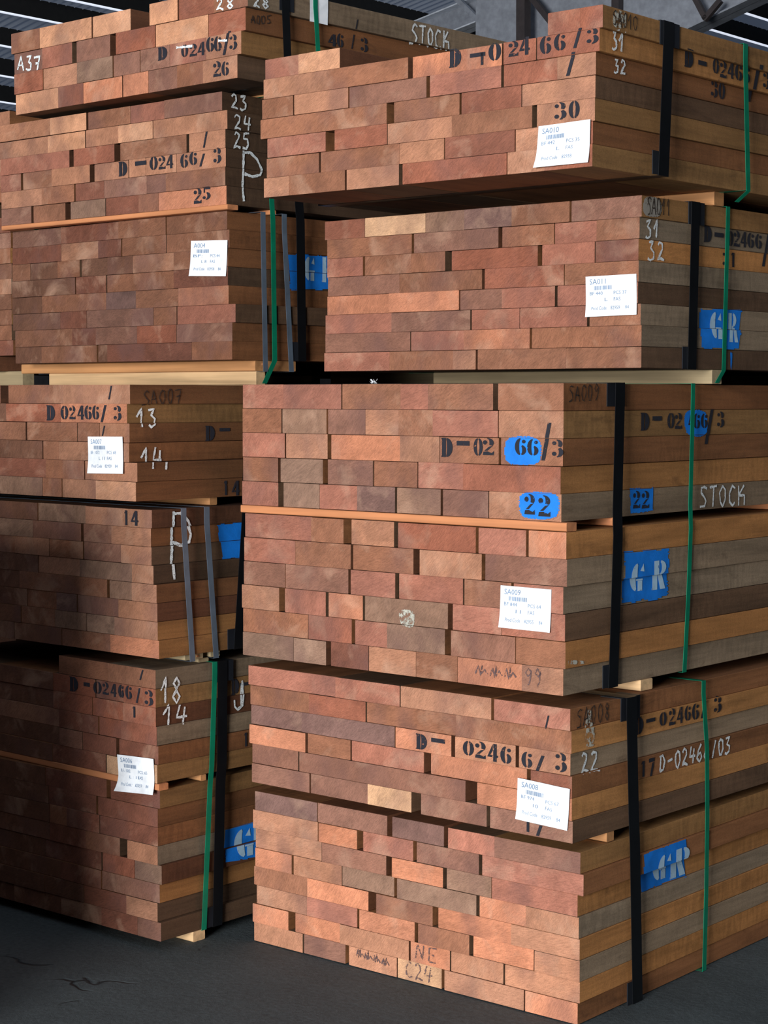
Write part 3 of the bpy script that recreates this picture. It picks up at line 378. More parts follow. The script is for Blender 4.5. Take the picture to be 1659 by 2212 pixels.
MARKS = [('R4','F','stencil',[('D',-0.4319,0.3046,0.0386,0.0466),('-',-0.3607,0.3036,0.0481,0.0118),('|',-0.3446,0.2923,0.0116,0.0305),('0',-0.3069,0.3049,0.0393,0.0442),('2',-0.2475,0.3048,0.03,0.037),('4',-0.2144,0.3076,0.0323,0.0441),('6',-0.1487,0.3013,0.0336,0.0432),('6',-0.1067,0.3028,0.0339,0.0398),('/',-0.055,0.3064,0.0252,0.0452),('3',-0.0113,0.306,0.0336,0.0367),('/',-0.0752,0.2479,0.0285,0.0541)]),('R4','F','stencil',[('3',-0.1064,0.1399,0.0352,0.0416),('0',-0.0666,0.1395,0.0317,0.0424)]),('R4','S','chalk_smear',[(0.0348,0.3703),(0.0945,0.377),(0.0926,0.3332),(0.0329,0.3283)]),('R4','S','pen',('SA010',0.0302,0.3527,0.1411,0.3524,0.0338)),('R4','S','chalk',('31',0.0394,0.3017,0.0978,0.3008,0.0444)),('R4','S','chalk',('32',0.0675,0.2452,0.1245,0.2488,0.0329)),('R4','S','stencil',[('D',0.3915,0.3051,0.0426,0.0443),('-',0.4576,0.3029,0.0408,0.014),('0',0.5243,0.3048,0.0317,0.0396),('2',0.5616,0.3012,0.0337,0.0427),('4',0.5992,0.3037,0.0358,0.0421),('6',0.64,0.3043,0.0374,0.0433),('6',0.6821,0.304,0.0373,0.0435),('/',0.7302,0.2875,0.0486,0.098),('3',0.7886,0.3016,0.0374,0.0443)]),('R4','S','stencil',[('3',0.5381,0.2496,0.0334,0.0444),('0',0.576,0.2492,0.0333,0.0444)]),('R3','S','grey_smear',[(0.0043,0.4351),(0.0869,0.4347),(0.0876,0.3852),(-0.0001,0.3831)]),('R3','S','pen',('SA011',0.0174,0.411,0.1293,0.4153,0.0448)),('R3','S','chalk',('31',0.0164,0.3524,0.0888,0.3564,0.0463)),('R3','S','chalk',('32',0.0295,0.2985,0.1154,0.3006,0.0465)),('R3','S','blue_paint',[(0.2805,0.1603),(0.5023,0.1653),(0.4825,0.052),(0.2795,0.0513)]),('R3','S','blue_drip',[(0.4308,0.0511),(0.4454,0.0514),(0.4406,-0.0031),(0.4342,-0.0032)]),('R3','S','stencil',[('D',0.3221,0.3593,0.0394,0.0432),('-',0.3789,0.3609,0.0458,0.0139),('0',0.4405,0.3554,0.0274,0.0419),('2',0.4719,0.3571,0.0318,0.0427),('4',0.5074,0.357,0.0321,0.0417),('6',0.5463,0.3571,0.0361,0.0417),('6',0.5887,0.3572,0.0365,0.041),('/',0.6321,0.3349,0.0395,0.09)]),('R3','S','stencil',[('3',0.4175,0.2992,0.0301,0.041),('1',0.4569,0.2998,0.0217,0.0412)]),('R3','S','pale_stencil',[('G',0.3625,0.1182,0.0583,0.0721),('R',0.4482,0.1146,0.0457,0.0791)]),('R2b','F','blue_blob',[(-0.1767,0.2065),(-0.0632,0.208),(-0.0629,0.136),(-0.1764,0.1334)]),('R2b','F','blue_blob',[(-0.1321,0.0707),(-0.0053,0.0727),(-0.0073,0.005),(-0.1268,0.0015)]),('R2b','F','stencil',[('D',-0.3589,0.1746,0.0367,0.049),('-',-0.3067,0.1863,0.0414,0.0145),('0',-0.2583,0.1778,0.0292,0.0452),('2',-0.226,0.1793,0.0353,0.043),('6',-0.1262,0.181,0.035,0.0424),('6',-0.0889,0.1801,0.0346,0.0411),('/',-0.0478,0.1947,0.0305,0.0927),('3',-0.014,0.1786,0.0333,0.0432)]),('R2b','F','stencil',[('2',-0.0958,0.0396,0.0323,0.0504),('2',-0.0513,0.0372,0.0368,0.0521)]),('R2b','S','blue_blob',[(0.5481,0.2715),(0.6708,0.2698),(0.6734,0.196),(0.5583,0.2007)]),('R2b','S','blue_paint',[(0.2946,0.0715),(0.4128,0.0696),(0.41,0.0079),(0.3038,0.0041)]),('R2b','S','pen',('SA009',0.0108,0.3125,0.1463,0.3158,0.0388)),('R2b','S','chalk',('STOCK',0.6347,0.0353,0.8863,0.0309,0.0554)),('R2b','S','stencil',[('D',0.3594,0.2409,0.0413,0.0462),('-',0.4168,0.2485,0.0445,0.0143),('0',0.4843,0.2423,0.0353,0.0417),('2',0.5214,0.2416,0.0351,0.0426),('4',0.5817,0.2401,0.0208,0.0399),('6',0.6137,0.2401,0.0355,0.0408),('6',0.6527,0.2404,0.0346,0.0397),('/',0.6797,0.2247,0.0429,0.095),('3',0.7395,0.2431,0.0369,0.0434)]),('R2b','S','stencil',[('2',0.3288,0.0411,0.0331,0.0449),('2',0.3709,0.0393,0.0354,0.0452)]),('R2a','S','blue_paint',[(0.2503,0.3383),(0.4623,0.3332),(0.4702,0.2008),(0.2483,0.2031)]),
 ('R2a','S','pale_stencil',[('G',0.3141,0.2679,0.06,0.0724),('R',0.4186,0.2666,0.0632,0.076)]),('R2a','S','chalk_smear',[(0.0025,0.0891),(0.0822,0.0782),(0.0767,0.0708),(0.0053,0.0772)]),('R2a','F','faint_pen',('99',-0.1214,0.036,-0.0639,0.0391,0.0432)),('R2a','F','faint_pen',('~~~',-0.2757,0.0364,-0.1414,0.0391,0.039)),('R2a','F','chalk_smear',[(-0.532,0.1731),(-0.4732,0.1748),(-0.4767,0.1266),(-0.5216,0.1283)]),('R1b','F','stencil',[('D',-0.4759,0.192,0.0372,0.0407),('-',-0.4202,0.202,0.0455,0.0128),('0',-0.3208,0.1947,0.0357,0.0378),('2',-0.282,0.1953,0.034,0.0428),('4',-0.243,0.1937,0.0336,0.0452),('6',-0.2013,0.1925,0.0345,0.0433),('6',-0.1377,0.1888,0.0332,0.0399),('/',-0.0971,0.1856,0.0266,0.0392),('3',-0.0336,0.1956,0.0341,0.0474),('/',-0.0751,0.2908,0.0135,0.0339)]),('R1b','F','stencil',[('1',-0.1319,0.0253,0.0157,0.0334),('7',-0.0991,0.0219,0.0249,0.0368)]),('R1b','S','pen',('SA008',0.0165,0.3032,0.1667,0.3063,0.0453)),('R1b','S','chalk_smear',[(0.0635,0.3212),(0.0873,0.3212),(0.0951,0.2228),(0.0474,0.2236)]),('R1b','S','chalk',('22',0.0349,0.1914,0.1188,0.1872,0.0487)),('R1b','S','stencil',[('D',0.2919,0.251,0.0393,0.0456),('-',0.3455,0.2578,0.0418,0.0115),('0',0.4048,0.2533,0.0349,0.0367),('2',0.4485,0.2535,0.0312,0.0444),('4',0.487,0.2521,0.0328,0.0437),('6',0.526,0.2524,0.0319,0.0417),('6',0.5646,0.2518,0.0354,0.0443),('/',0.6073,0.2545,0.0315,0.0499),('3',0.6796,0.2569,0.0399,0.045)]),('R1b','S','stencil',[('1',0.3123,0.1372,0.0201,0.0433),('7',0.3513,0.1352,0.0256,0.0465)]),('R1b','S','chalk',('D-02466/03',0.3834,0.1375,0.7515,0.1375,0.0435)),('R1a','S','blue_paint',[(0.2647,0.3789),(0.4877,0.3796),(0.5115,0.2643),(0.2832,0.2708)]),('R1a','S','pale_stencil',[('G',0.3755,0.3218,0.0643,0.0707),('R',0.4663,0.3174,0.0756,0.0814)]),('R1a','F','faint_pen',('NE',-0.5197,0.0851,-0.4389,0.084,0.0394)),('R1a','F','faint_pen',('C24',-0.5555,0.03,-0.4563,0.0303,0.0425)),('R1a','F','faint_pen',('~~~~',-0.7242,0.0397,-0.6024,0.032,0.0347)),('L4','F','chalk',('A37',-1.0805,0.1681,-0.9525,0.1516,0.0449)),('L4','F','chalk',('28',-0.1174,0.2237,-0.0296,0.2162,0.0311)),('L4','F','stencil',[('D',-0.352,0.1104,0.043,0.0398),('0',-0.2488,0.1052,0.0311,0.0373),('2',-0.2109,0.1028,0.0323,0.0366),('4',-0.1752,0.1021,0.0343,0.039),('6',-0.1371,0.1099,0.034,0.0438),('6',-0.1036,0.1076,0.033,0.0446),('/',-0.067,0.1054,0.0312,0.0674),('3',-0.0366,0.104,0.0325,0.0443)]),('L4','F','stencil',[('2',-0.1089,0.0354,0.0331,0.0447),('6',-0.0737,0.0325,0.0313,0.042)]),('L4','F','chalk',('-',-0.3035,0.1175,-0.1947,0.1119,0.0308)),('L4','F','chalk',('-',-0.111,0.1149,-0.0513,0.1097,0.0201)),('L4','S','chalk',('28',0.0132,0.2161,0.0863,0.2199,0.0272)),('L4','S','pen',('A005',0.0169,0.1678,0.1021,0.1774,0.0238)),('L4','S','stencil',[('4',0.3601,0.1557,0.0379,0.0364),('6',0.3951,0.1596,0.029,0.0418),('/',0.4521,0.1636,0.0155,0.0447),('3',0.5036,0.1614,0.033,0.0445),('/',0.457,0.2147,0.014,0.0331)]),('L4','S','chalk',('STOCK',0.7061,0.2258,0.8958,0.2251,0.0596)),('L3b','F','stencil',[('D',-0.4626,0.1427,0.0415,0.0462),('-',-0.374,0.153,0.0529,0.0161),('0',-0.3141,0.148,0.0378,0.0427),('2',-0.2753,0.1466,0.0319,0.041),('4',-0.2404,0.1464,0.0332,0.0408),('6',-0.1768,0.144,0.0343,0.0431),('6',-0.136,0.1481,0.0347,0.0403),('/',-0.0962,0.1398,0.0252,0.0375),('3',-0.0293,0.1481,0.0339,0.0476),('/',-0.0829,0.2009,0.0213,0.0483)]),('L3b','F','stencil',[('2',-0.1181,0.0335,0.0346,0.0466),('5',-0.0778,0.0385,0.035,0.0391)]),
 ('L3b','S','chalk',('23',0.0253,0.3137,0.1013,0.3123,0.0439)),('L3b','S','chalk',('24',0.0194,0.2478,0.1014,0.2516,0.0438)),('L3b','S','chalk',('25',0.0253,0.1938,0.1001,0.1999,0.0465)),('L3b','S','chalk',('p',0.0458,0.0893,0.157,0.0939,0.1559)),('L3a','S','blue_paint',[(0.2426,0.3344),(0.4362,0.3388),(0.4395,0.2256),(0.2573,0.2167)]),('L3a','S','pale_stencil',[('G',0.3425,0.2924,0.0453,0.0756),('R',0.4211,0.2924,0.0453,0.0791)]),('L2b','F','stencil',[('D',-0.3576,0.2405,0.0388,0.0439),('0',-0.2914,0.2417,0.0339,0.04),('2',-0.2559,0.2424,0.0273,0.0389),('4',-0.2193,0.2421,0.0305,0.0396),('6',-0.1861,0.2427,0.0316,0.0403),('6',-0.1529,0.2429,0.0293,0.0402),('/',-0.1184,0.24,0.0264,0.0478),('3',-0.058,0.2416,0.0326,0.0414),('/',-0.0925,0.2983,0.0168,0.0376),('/',-0.1236,0.1921,0.0149,0.0287)]),('L2b','S','pen',('SA007',0.0402,0.2837,0.1871,0.2896,0.0396)),('L2b','S','chalk',('13',0.0211,0.2296,0.1017,0.2288,0.0508)),('L2b','S','chalk',('14',0.0306,0.1187,0.119,0.1142,0.0604)),('L2b','S','stencil',[('D',0.298,0.1828,0.0365,0.0434),('-',0.3554,0.1925,0.0414,0.0117),('1',0.3321,0.0267,0.0166,0.0437),('4',0.3707,0.0234,0.0323,0.043)]),('L2a','F','stencil',[('1',-0.1168,0.3874,0.0173,0.0438),('4',-0.0817,0.3865,0.0316,0.0415)]),('L2a','S','chalk',('p',0.0527,0.3126,0.1551,0.3063,0.192)),('L2a','S','blue_paint',[(0.2464,0.3603),(0.3731,0.3618),(0.3693,0.2526),(0.2659,0.255)]),('L1b','F','stencil',[('D',-0.3616,0.2394,0.039,0.043),('-',-0.3025,0.2446,0.0278,0.0136),('0',-0.2563,0.24,0.0324,0.0361),('2',-0.2217,0.2417,0.0272,0.0355),('4',-0.1871,0.2402,0.0269,0.0376),('6',-0.1514,0.2413,0.0294,0.0374),('6',-0.1163,0.2422,0.0285,0.0386),('/',-0.075,0.2379,0.0195,0.0428),('3',-0.0287,0.2361,0.0358,0.0438),('/',-0.06,0.2972,0.018,0.029),('1',-0.0908,0.1905,0.0162,0.0327)]),('L1b','S','chalk',('18',0.0059,0.2565,0.092,0.2505,0.0719)),('L1b','S','chalk',('14',0.0114,0.1884,0.1123,0.1784,0.0567)),('L1b','S','stencil',[('D',0.2954,0.2353,0.0308,0.0472),('-',0.3311,0.2391,0.0342,0.0114),('1',0.3302,0.0789,0.0149,0.043)]),('L1b','S','chalk',('J',0.286,0.2115,0.328,0.2086,0.0839)),('L1a','S','blue_paint',[(0.2584,0.2681),(0.402,0.2699),(0.3967,0.1593),(0.2461,0.1738)]),('L1a','S','pale_stencil',[('G',0.3326,0.2176,0.0698,0.0805),('R',0.4097,0.2141,0.0667,0.0794)])]
TAGS = [('R4','SA010',[(-0.1645,0.1077),(-0.0154,0.1109),(-0.0187,0.0096),(-0.1737,0.0079)],('BF 442','PCS 35','L','FAS','Prod Code','82958','')),('R3','SA011',[(-0.1673,0.2366),(-0.012,0.2379),(-0.0098,0.1349),(-0.1652,0.1325)],('BF 440','PCS 37','L','FAS','Prod Code','82959','84')),('R2a','SA009',[(-0.1919,0.2592),(-0.0381,0.259),(-0.0417,0.1529),(-0.1959,0.1542)],('BF 844','PCS 64','11','FAS','Prod Code','82955','84')),('R1b','SA008',[(-0.1609,0.1413),(-0.0037,0.1351),(-0.0099,0.0312),(-0.1649,0.0378)],('BF 974','PCS 67','10','FAS','Prod Code','82959','84')),('L2b','SA007',[(-0.1841,0.175),(-0.0362,0.1771),(-0.0339,0.075),(-0.1839,0.0722)],('BF: 1072','PCS 68','L 11','FAS','Prod Code','82959','84')),('L1b','SA006',[(-0.1579,0.0619),(-0.0084,0.0684),(-0.0039,-0.031),(-0.1494,-0.0376)],('B.F.: 1062','PCS: 65',"L : 11 '",'FAS','Prod Code :','82059','84')),('L3a','A004',[(-0.1672,0.3667),(-0.0023,0.36),(-0.0096,0.2517),(-0.175,0.2592)],('BF:','PCS 44','L 8','FAS','Prod Code','82958','84'))]
STRAPS = [('R4','R4','R4','black',0.2781,0.2603,0.0469,(1,1),None,None,None),('R4','R4','R4','green',0.6552,0.679,0.0218,None,None,None,None),('R3','R3','R3','black',0.2423,0.2326,0.0411,(1,1),None,None,None),('R3','R3','R3','green',0.4061,0.3944,0.0192,None,None,None,None),('R2','R2b','R2a','black',0.2121,0.1984,0.0418,(1,1),None,None,None),('R2','R2b','R2a','green',0.5609,0.5384,0.0187,None,0.551,'R2a',0.1454),('R1','R1b','R1a','black',0.2359,0.2445,0.0456,(1,1),None,None,None),('R1','R1b','R1a','green',0.5905,0.5815,0.0194,None,0.6139,'R1b',0.0885),('L4','L4','L4','black',0.1469,0.1602,0.0307,(1,0),None,None,None),('L4','L4','L4','green',0.2735,0.295,0.0179,None,None,None,None),('L3','L3b','L3a','black',0.2802,0.2775,0.037,(0,1),None,None,None),('L3','L3b','L3a','green',0.1617,0.1591,0.0199,None,None,None,None),('L3','L3a','L3a','grey',0.1107,0.1199,0.0195,None,None,None,None),('L3','L3a','L3a','grey',0.201,0.231,0.02,None,None,None,None),('L2','L2a','L2a','grey',0.0896,0.1208,0.0192,None,None,None,None),('L2','L2a','L2a','grey',0.1775,0.2118,0.0197,None,None,None,None),('L2','L2b','L2a','black',0.4091,0.2978,0.0333,(0,1),None,None,None),('L1','L1b','L1a','green',0.2076,0.1602,0.0181,None,None,None,None),('L1','L1b','L1a','black',0.238,0.2144,0.0367,(1,1),None,None,None)]

LEN = 3.2
def frame(k):
    x, y, z0, yaw, t, rows, sc = PACKS[k]
    return Matrix.Translation((x, y, z0)) @ Matrix.Rotation(-yaw, 4, 'Z')
rngB = random.Random(11)
def add_pack(root, k):
    """every board of a pack, each its own object under the bundle"""
    x, y, z0, yaw, t, rows, sc = PACKS[k]; n = len(rows)
    rel = root.matrix_basis.inverted() @ frame(k)
    for i, row in enumerate(rows):
        zb = t*(n-1-i)
        for j, (s0, s1, ch, pr) in enumerate(row):
            g = .0004; w = s1 - s0 - g; h = t*rngB.uniform(.975, .996)
            ang = rngB.uniform(-.0007, .0007)
            me = cham_box('plank', -w/2, w/2, 0, LEN + rngB.uniform(-.05, .05), -h/2, h/2, rngB.uniform(.0006, .0014), [M_SIDE, M_END], True, .0006, rngB)
            o = link('plank', me, root, rel @ Matrix.Translation(((s0+s1)/2, -pr, zb + h/2)) )
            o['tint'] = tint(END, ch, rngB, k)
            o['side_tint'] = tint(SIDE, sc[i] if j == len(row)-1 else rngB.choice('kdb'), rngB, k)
    return rel
def row_at(k, z):
    n = len(PACKS[k][5]); return min(max(n-1-int(z//PACKS[k][4]), 0), n-1)
def front_y(k, s, z):
    for s0, s1, ch, pr in PACKS[k][5][row_at(k, z)]:
        if s0 <= s <= s1: return -pr
    return 0.0
def side_x(k, z): return PACKS[k][5][row_at(k, z)][-1][1]
def max_side(k): return max(r[-1][1] for r in PACKS[k][5])
def min_side(k): return min(r[0][0] for r in PACKS[k][5])

# ------------------------------------------------------------- stencil letters (filled shapes in a unit box)
def arc(cx, cy, rx, ry, a0, a1, n=10): return [(cx + rx*math.cos(math.radians(a0+(a1-a0)*i/n)), cy + ry*math.sin(math.radians(a0+(a1-a0)*i/n))) for i in range(n+1)]
def cres(cx, cy, rx, ry, ix, iy, a0, a1, ox=0):
    o = arc(cx, cy, rx, ry, a0, a1); i = arc(cx+ox, cy, ix, iy, a0, a1)
    return [(o[k], o[k+1], i[k+1], i[k]) for k in range(len(o)-1)]
def rect(x0, y0, x1, y1): return [((x0, y0), (x1, y0), (x1, y1), (x0, y1))]
def disc(cx, cy, rx, ry): return [tuple(arc(cx, cy, rx, ry, 0, 330, 11))]
GL = {
 '0': cres(.5, .5, .5, .5, .14, .44, 100, 260) + cres(.5, .5, .5, .5, .14, .44, -80, 80),
 'D': rect(.06, 0, .40, 1) + rect(0, .0, .1, .07) + rect(0, .93, .1, 1) + cres(.44, .5, .56, .5, .06, .40, -88, 88),
 '-': rect(0, .08, 1, .92),
 '|': rect(0, 0, .7, 1),
 '/': [((0, 0), (.36, 0), (1, 1), (.64, 1))],
 '1': rect(.28, 0, .78, .95) + [((.02, .74), (.28, .80), (.28, .96), (.2, .93))],
 '2': disc(.20, .74, .2, .13) + cres(.46, .72, .52, .28, .14, .22, -35, 100) + [((.55, .50), (.90, .56), (.42, .26), (.12, .24))] + [((0, 0), (1, 0), (1, .24), (.78, .13), (.42, .22), (.06, .20))],
 '3': disc(.18, .80, .18, .11) + cres(.46, .76, .46, .24, .10, .17, -50, 100) + cres(.46, .29, .54, .29, .14, .22, -95, 62) + disc(.18, .20, .2, .12),
 '4': [((.0, .24), (.50, .98), (.50, .60), (.26, .36), (.50, .36), (.50, .24))] + rect(.56, 0, .88, 1) + rect(.9, .24, 1.0, .37),
 '5': [((.12, .56), (.28, .56), (.28, 1), (.12, 1))] + rect(.32, .80, .95, 1) + cres(.42, .30, .56, .30, .16, .22, -95, 78) + disc(.18, .18, .19, .12),
 '6': cres(.5, .5, .5, .5, .12, .42, 92, 262) + cres(.54, .30, .46, .30, .10, .22, -82, 78) + disc(.78, .80, .17, .11),
 '7': [((0, .78), (1, .78), (1, 1), (0, 1))] + [((.62, .74), (.98, .74), (.56, 0), (.20, 0))],
 'G': cres(.50, .5, .52, .5, .06, .42, 96, 260) + [((.66, .72), (.92, .97), (.98, .68))] + rect(.60, .0, .96, .36) + rect(.48, .37, 1.0, .43),
 'R': rect(.04, 0, .42, 1) + rect(0, 0, .08, .07) + cres(.52, .76, .44, .24, .10, .17, -85, 85) + [((.44, .50), (.76, .50), (1.04, 0), (.64, 0))] + rect(.46, .5, .6, .56),
 'X': disc(.5, .5, .5, .5),
}
HW = {  # handwritten strokes
 'S': [[(.9,.86),(.6,1),(.25,.9),(.2,.68),(.6,.5),(.8,.28),(.6,.05),(.1,.0)]],
 'A': [[(.0,0),(.45,1),(.9,0)], [(.15,.36),(.8,.38)]],
 '0': [[(.5,1),(.2,.85),(.12,.45),(.3,.05),(.6,0),(.85,.4),(.8,.85),(.5,1)]],
 '1': [[(.1,.5),(.62,1),(.55,0)]],
 '2': [[(.15,.8),(.4,1),(.75,.9),(.7,.6),(.1,.02),(.5,.1),(.95,.0)]],
 '3': [[(.15,.92),(.75,1),(.4,.62),(.8,.45),(.75,.12),(.35,0),(.05,.1)]],
 '4': [[(.35,1),(.1,.4),(.95,.42)], [(.78,.9),(.6,0)]],
 '5': [[(.9,1),(.3,.97),(.22,.6),(.7,.55),(.85,.25),(.5,0),(.1,.06)]],
 '6': [[(.75,1),(.3,.65),(.15,.25),(.45,0),(.8,.2),(.7,.5),(.25,.4)]],
 '7': [[(.1,.95),(.9,.98),(.45,0)], [(.25,.5),(.75,.52)]],
 '8': [[(.5,.52),(.2,.75),(.5,1),(.8,.75),(.5,.52),(.15,.25),(.5,0),(.85,.25),(.5,.52)]],
 '9': [[(.85,.75),(.5,.55),(.2,.75),(.5,1),(.85,.8),(.75,.3),(.4,0)]],
 'T': [[(.05,.95),(.98,1)], [(.52,.97),(.45,0)]],
 'O': [[(.5,1),(.15,.7),(.2,.2),(.5,0),(.85,.3),(.8,.8),(.5,1)]],
 'C': [[(.9,.9),(.5,1),(.15,.6),(.2,.15),(.6,0),(.9,.12)]],
 'K': [[(.2,1),(.15,0)], [(.85,1),(.2,.5),(.9,.45),(.95,0)]],
 'D': [[(.3,.95),(.2,.0)], [(.1,.9),(.6,1),(.9,.55),(.6,.1),(.1,.02)]],
 'N': [[(.1,0),(.2,1),(.75,0),(.9,1)]], 'E': [[(.9,1),(.2,.95),(.15,.02),(.85,0)], [(.2,.5),(.7,.52)]],
 'M': [[(.0,0),(.2,1),(.5,.3),(.8,1),(.95,0)]], 'Z': [[(.1,.95),(.9,1),(.1,0),(.95,.05)]],
 '~': [[(.0,.3),(.2,.8),(.35,.2),(.55,.9),(.5,.3),(.75,.6),(1.,.35)]], '-': [[(.1,.5),(.9,.55)]], '/': [[(.2,0),(.75,1)]],
 'p': [[(.16,.98),(.14,.74),(.12,.48),(.10,.22),(.14,.0)], [(.10,.94),(.45,.97),(.80,.84),(.98,.66),(.90,.54),(.55,.50),(.18,.54)]],
 'J': [[(.95,1),(.80,.5),(.72,.1),(.40,0),(.05,.12),(.02,.32)], [(.95,1),(1.05,.5),(.85,.12),(.40,.02)]],
}
def face_pt(k, face, u, z, off=.0012):
    """a point lying on the end face (u = across) or on the right side (u = along) of a pack"""
    if face == 'F': return (u, front_y(k, u, z) - off, z)
    return (side_x(k, z) + off, u, z)
def clip(poly, z, keep_above):
    out = []
    for (a, b), (c, d) in zip(poly, poly[1:] + poly[:1]):
        i0 = (b >= z) == keep_above; i1 = (d >= z) == keep_above
        if i0: out.append((a, b))
        if i0 != i1 and d != b: f = (z-b)/(d-b); out.append((a+(c-a)*f, z))
    return out
def paint(name, k, face, polys, mat, root, rel, off=.0012):
    """paint lies on the boards: every dab is cut where it crosses from one row of boards to the next"""
    t = PACKS[k][4]; V, Fc = [], []
    for p in polys:
        p = list(p); z0 = min(q[1] for q in p); z1 = max(q[1] for q in p); i0, i1 = int(z0//t), int((z1-1e-6)//t)
        for i in range(i0, i1+1):
            q = p
            if i > i0: q = clip(q, i*t + .0005, True)
            if i < i1 and len(q) > 2: q = clip(q, (i+1)*t - .0009, False)
            if len(q) < 3: continue
            zc = (i+.5)*t
            if face == 'F': yy = min(front_y(k, a, zc) for a, b in q) - off; pts = [(a, yy, b) for a, b in q]
            else: xx = side_x(k, zc) + off; pts = [(xx, a, b) for a, b in q]
            b0 = len(V); V += pts; Fc.append(tuple(range(b0, b0+len(pts))))
    if not V: return None
    return link(name, mesh(name, V, Fc, mat), root, rel)
def stencil(k, face, items, mat, name, root, rel, off):
    polys = []
    r = random.Random(len(items))
    for ch, cu, cz, w, h in items:
        for p in GL[ch]: polys.append([(cu + (px-.5)*w, cz + (pz-.5)*h) for px, pz in p])
    o = paint(name, k, face, polys, mat, root, rel, off); return o
def stroke_poly(pts, w, r):
    out = []; dense = []
    for (a, b), (c, d) in zip(pts, pts[1:]):
        n = max(1, int(math.hypot(c-a, d-b)/.006))
        for i in range(n): dense.append((a+(c-a)*i/n, b+(d-b)*i/n))
    dense.append(pts[-1])
    prev = None
    for i, (a, b) in enumerate(dense):
        q = dense[min(i+1, len(dense)-1)]; p = dense[max(i-1, 0)]; dx, dz = q[0]-p[0], q[1]-p[1]; L = math.hypot(dx, dz) or 1
        ww = w*r.uniform(.35, .65); nx, nz = -dz/L*ww, dx/L*ww
        cur = ((a+nx, b+nz), (a-nx, b-nz))
        if prev: out.append([prev[0], cur[0], cur[1], prev[1]])
        prev = cur
    return out
def hand(k, face, args, mat, name, w, root, rel, off):
    text, u0, z0, u1, z1, h = args; r = random.Random(text + k); polys = []; n = len(text)
    for i, ch in enumerate(text):
        for st in HW.get(ch, []):
            cw = (u1-u0)/n; pts = []
            for a, b in st:
                u = u0 + cw*(i + .08 + a*.84); z = z0 + (z1-z0)*((u-u0)/(u1-u0 or 1)) + (b-.5)*h
                pts.append((u + r.uniform(-.002, .002), z + r.uniform(-.002, .002)))
            polys += stroke_poly(pts, w, r)
    return paint(name, k, face, polys, mat, root, rel, off)
def patch(k, face, corners, mat, name, root, rel, off, blob=False, ragged=.06):
    """painted patch, cut into strips that lie on each board they cross"""
    tl, tr, br, bl = corners; n = 34; r = random.Random(name + k + str(round(tl[0], 3))); polys = []
    def edge(m):
        q = [r.uniform(0, m) for _ in range(8)]; return [q[int(i/n*7)]*(1-(i/n*7) % 1) + q[min(int(i/n*7)+1, 7)]*((i/n*7) % 1) + r.uniform(0, m*.25) for i in range(n+1)]
    ja, jb, jt, jd = edge(ragged*.7), edge(ragged*.7), edge(ragged*.6), edge(ragged)
    def P(a, b):
        x = (tl[0]*(1-a)+tr[0]*a)*(1-b) + (bl[0]*(1-a)+br[0]*a)*b; z = (tl[1]*(1-a)+tr[1]*a)*(1-b) + (bl[1]*(1-a)+br[1]*a)*b
        return x, z
    for i in range(n):
        for j in range(n):
            a, b = (i+.5)/n, (j+.5)/n
            if blob:
                e = ((abs(a-.5)*2)**3.2 + (abs(b-.5)*2)**3.2)
                if e > 1.0 - r.uniform(0, .12): continue
            elif a < ja[j]*.6 or 1-a < jb[j]*.6 or b < jt[i]*.6 or 1-b < jd[i]: continue
            polys.append([P(i/n, j/n), P(i/n, (j+1)/n), P((i+1)/n, (j+1)/n), P((i+1)/n, j/n)])
    return paint(name, k, face, polys, mat, root, rel, off)

MARK = {'stencil': (M_INK, 'stencilled_number'), 'pale_stencil': (M_PALE, 'stencilled_letters'), 'chalk': (M_CHALK, 'chalk_writing'), 'pen': (M_PEN, 'pen_writing'),
        'faint_pen': (M_FAINT, 'pencil_scrawl'), 'blue_paint': (M_BLUE, 'blue_paint_patch'), 'blue_blob': (M_BLUE, 'blue_paint_patch'), 'blue_drip': (M_BLUE, 'paint_drip'),
        'chalk_smear': (M_SMEAR, 'chalk_smear'), 'grey_smear': (M_GREYSMEAR, 'weathered_patch')}
def add_marks(root, k, rel):
    for kk, face, kind, data in MARKS:
        if kk != k: continue
        mat, nm = MARK[kind]
        if kind == 'stencil': stencil(k, face, data, mat, nm, root, rel, .0019)
        elif kind == 'pale_stencil': stencil(k, face, data, mat, nm, root, rel, .0021)
        elif kind == 'chalk': hand(k, face, data, mat, nm, .0064 if data[0] != 'p' else .009, root, rel, .0025)
        elif kind == 'pen': hand(k, face, data, mat, nm, .0034, root, rel, .0023)
        elif kind == 'faint_pen': hand(k, face, data, mat, nm, .0040, root, rel, .0016)
        elif kind == 'blue_blob': patch(k, face, data, mat, nm, root, rel, .0011, True)
        elif kind == 'blue_paint': patch(k, face, data, mat, nm, root, rel, .0011)
        elif kind == 'blue_drip': patch(k, face, data, mat, nm, root, rel, .0012, False, .3)
        else: patch(k, face, data, mat, nm, root, rel, .0013, True)

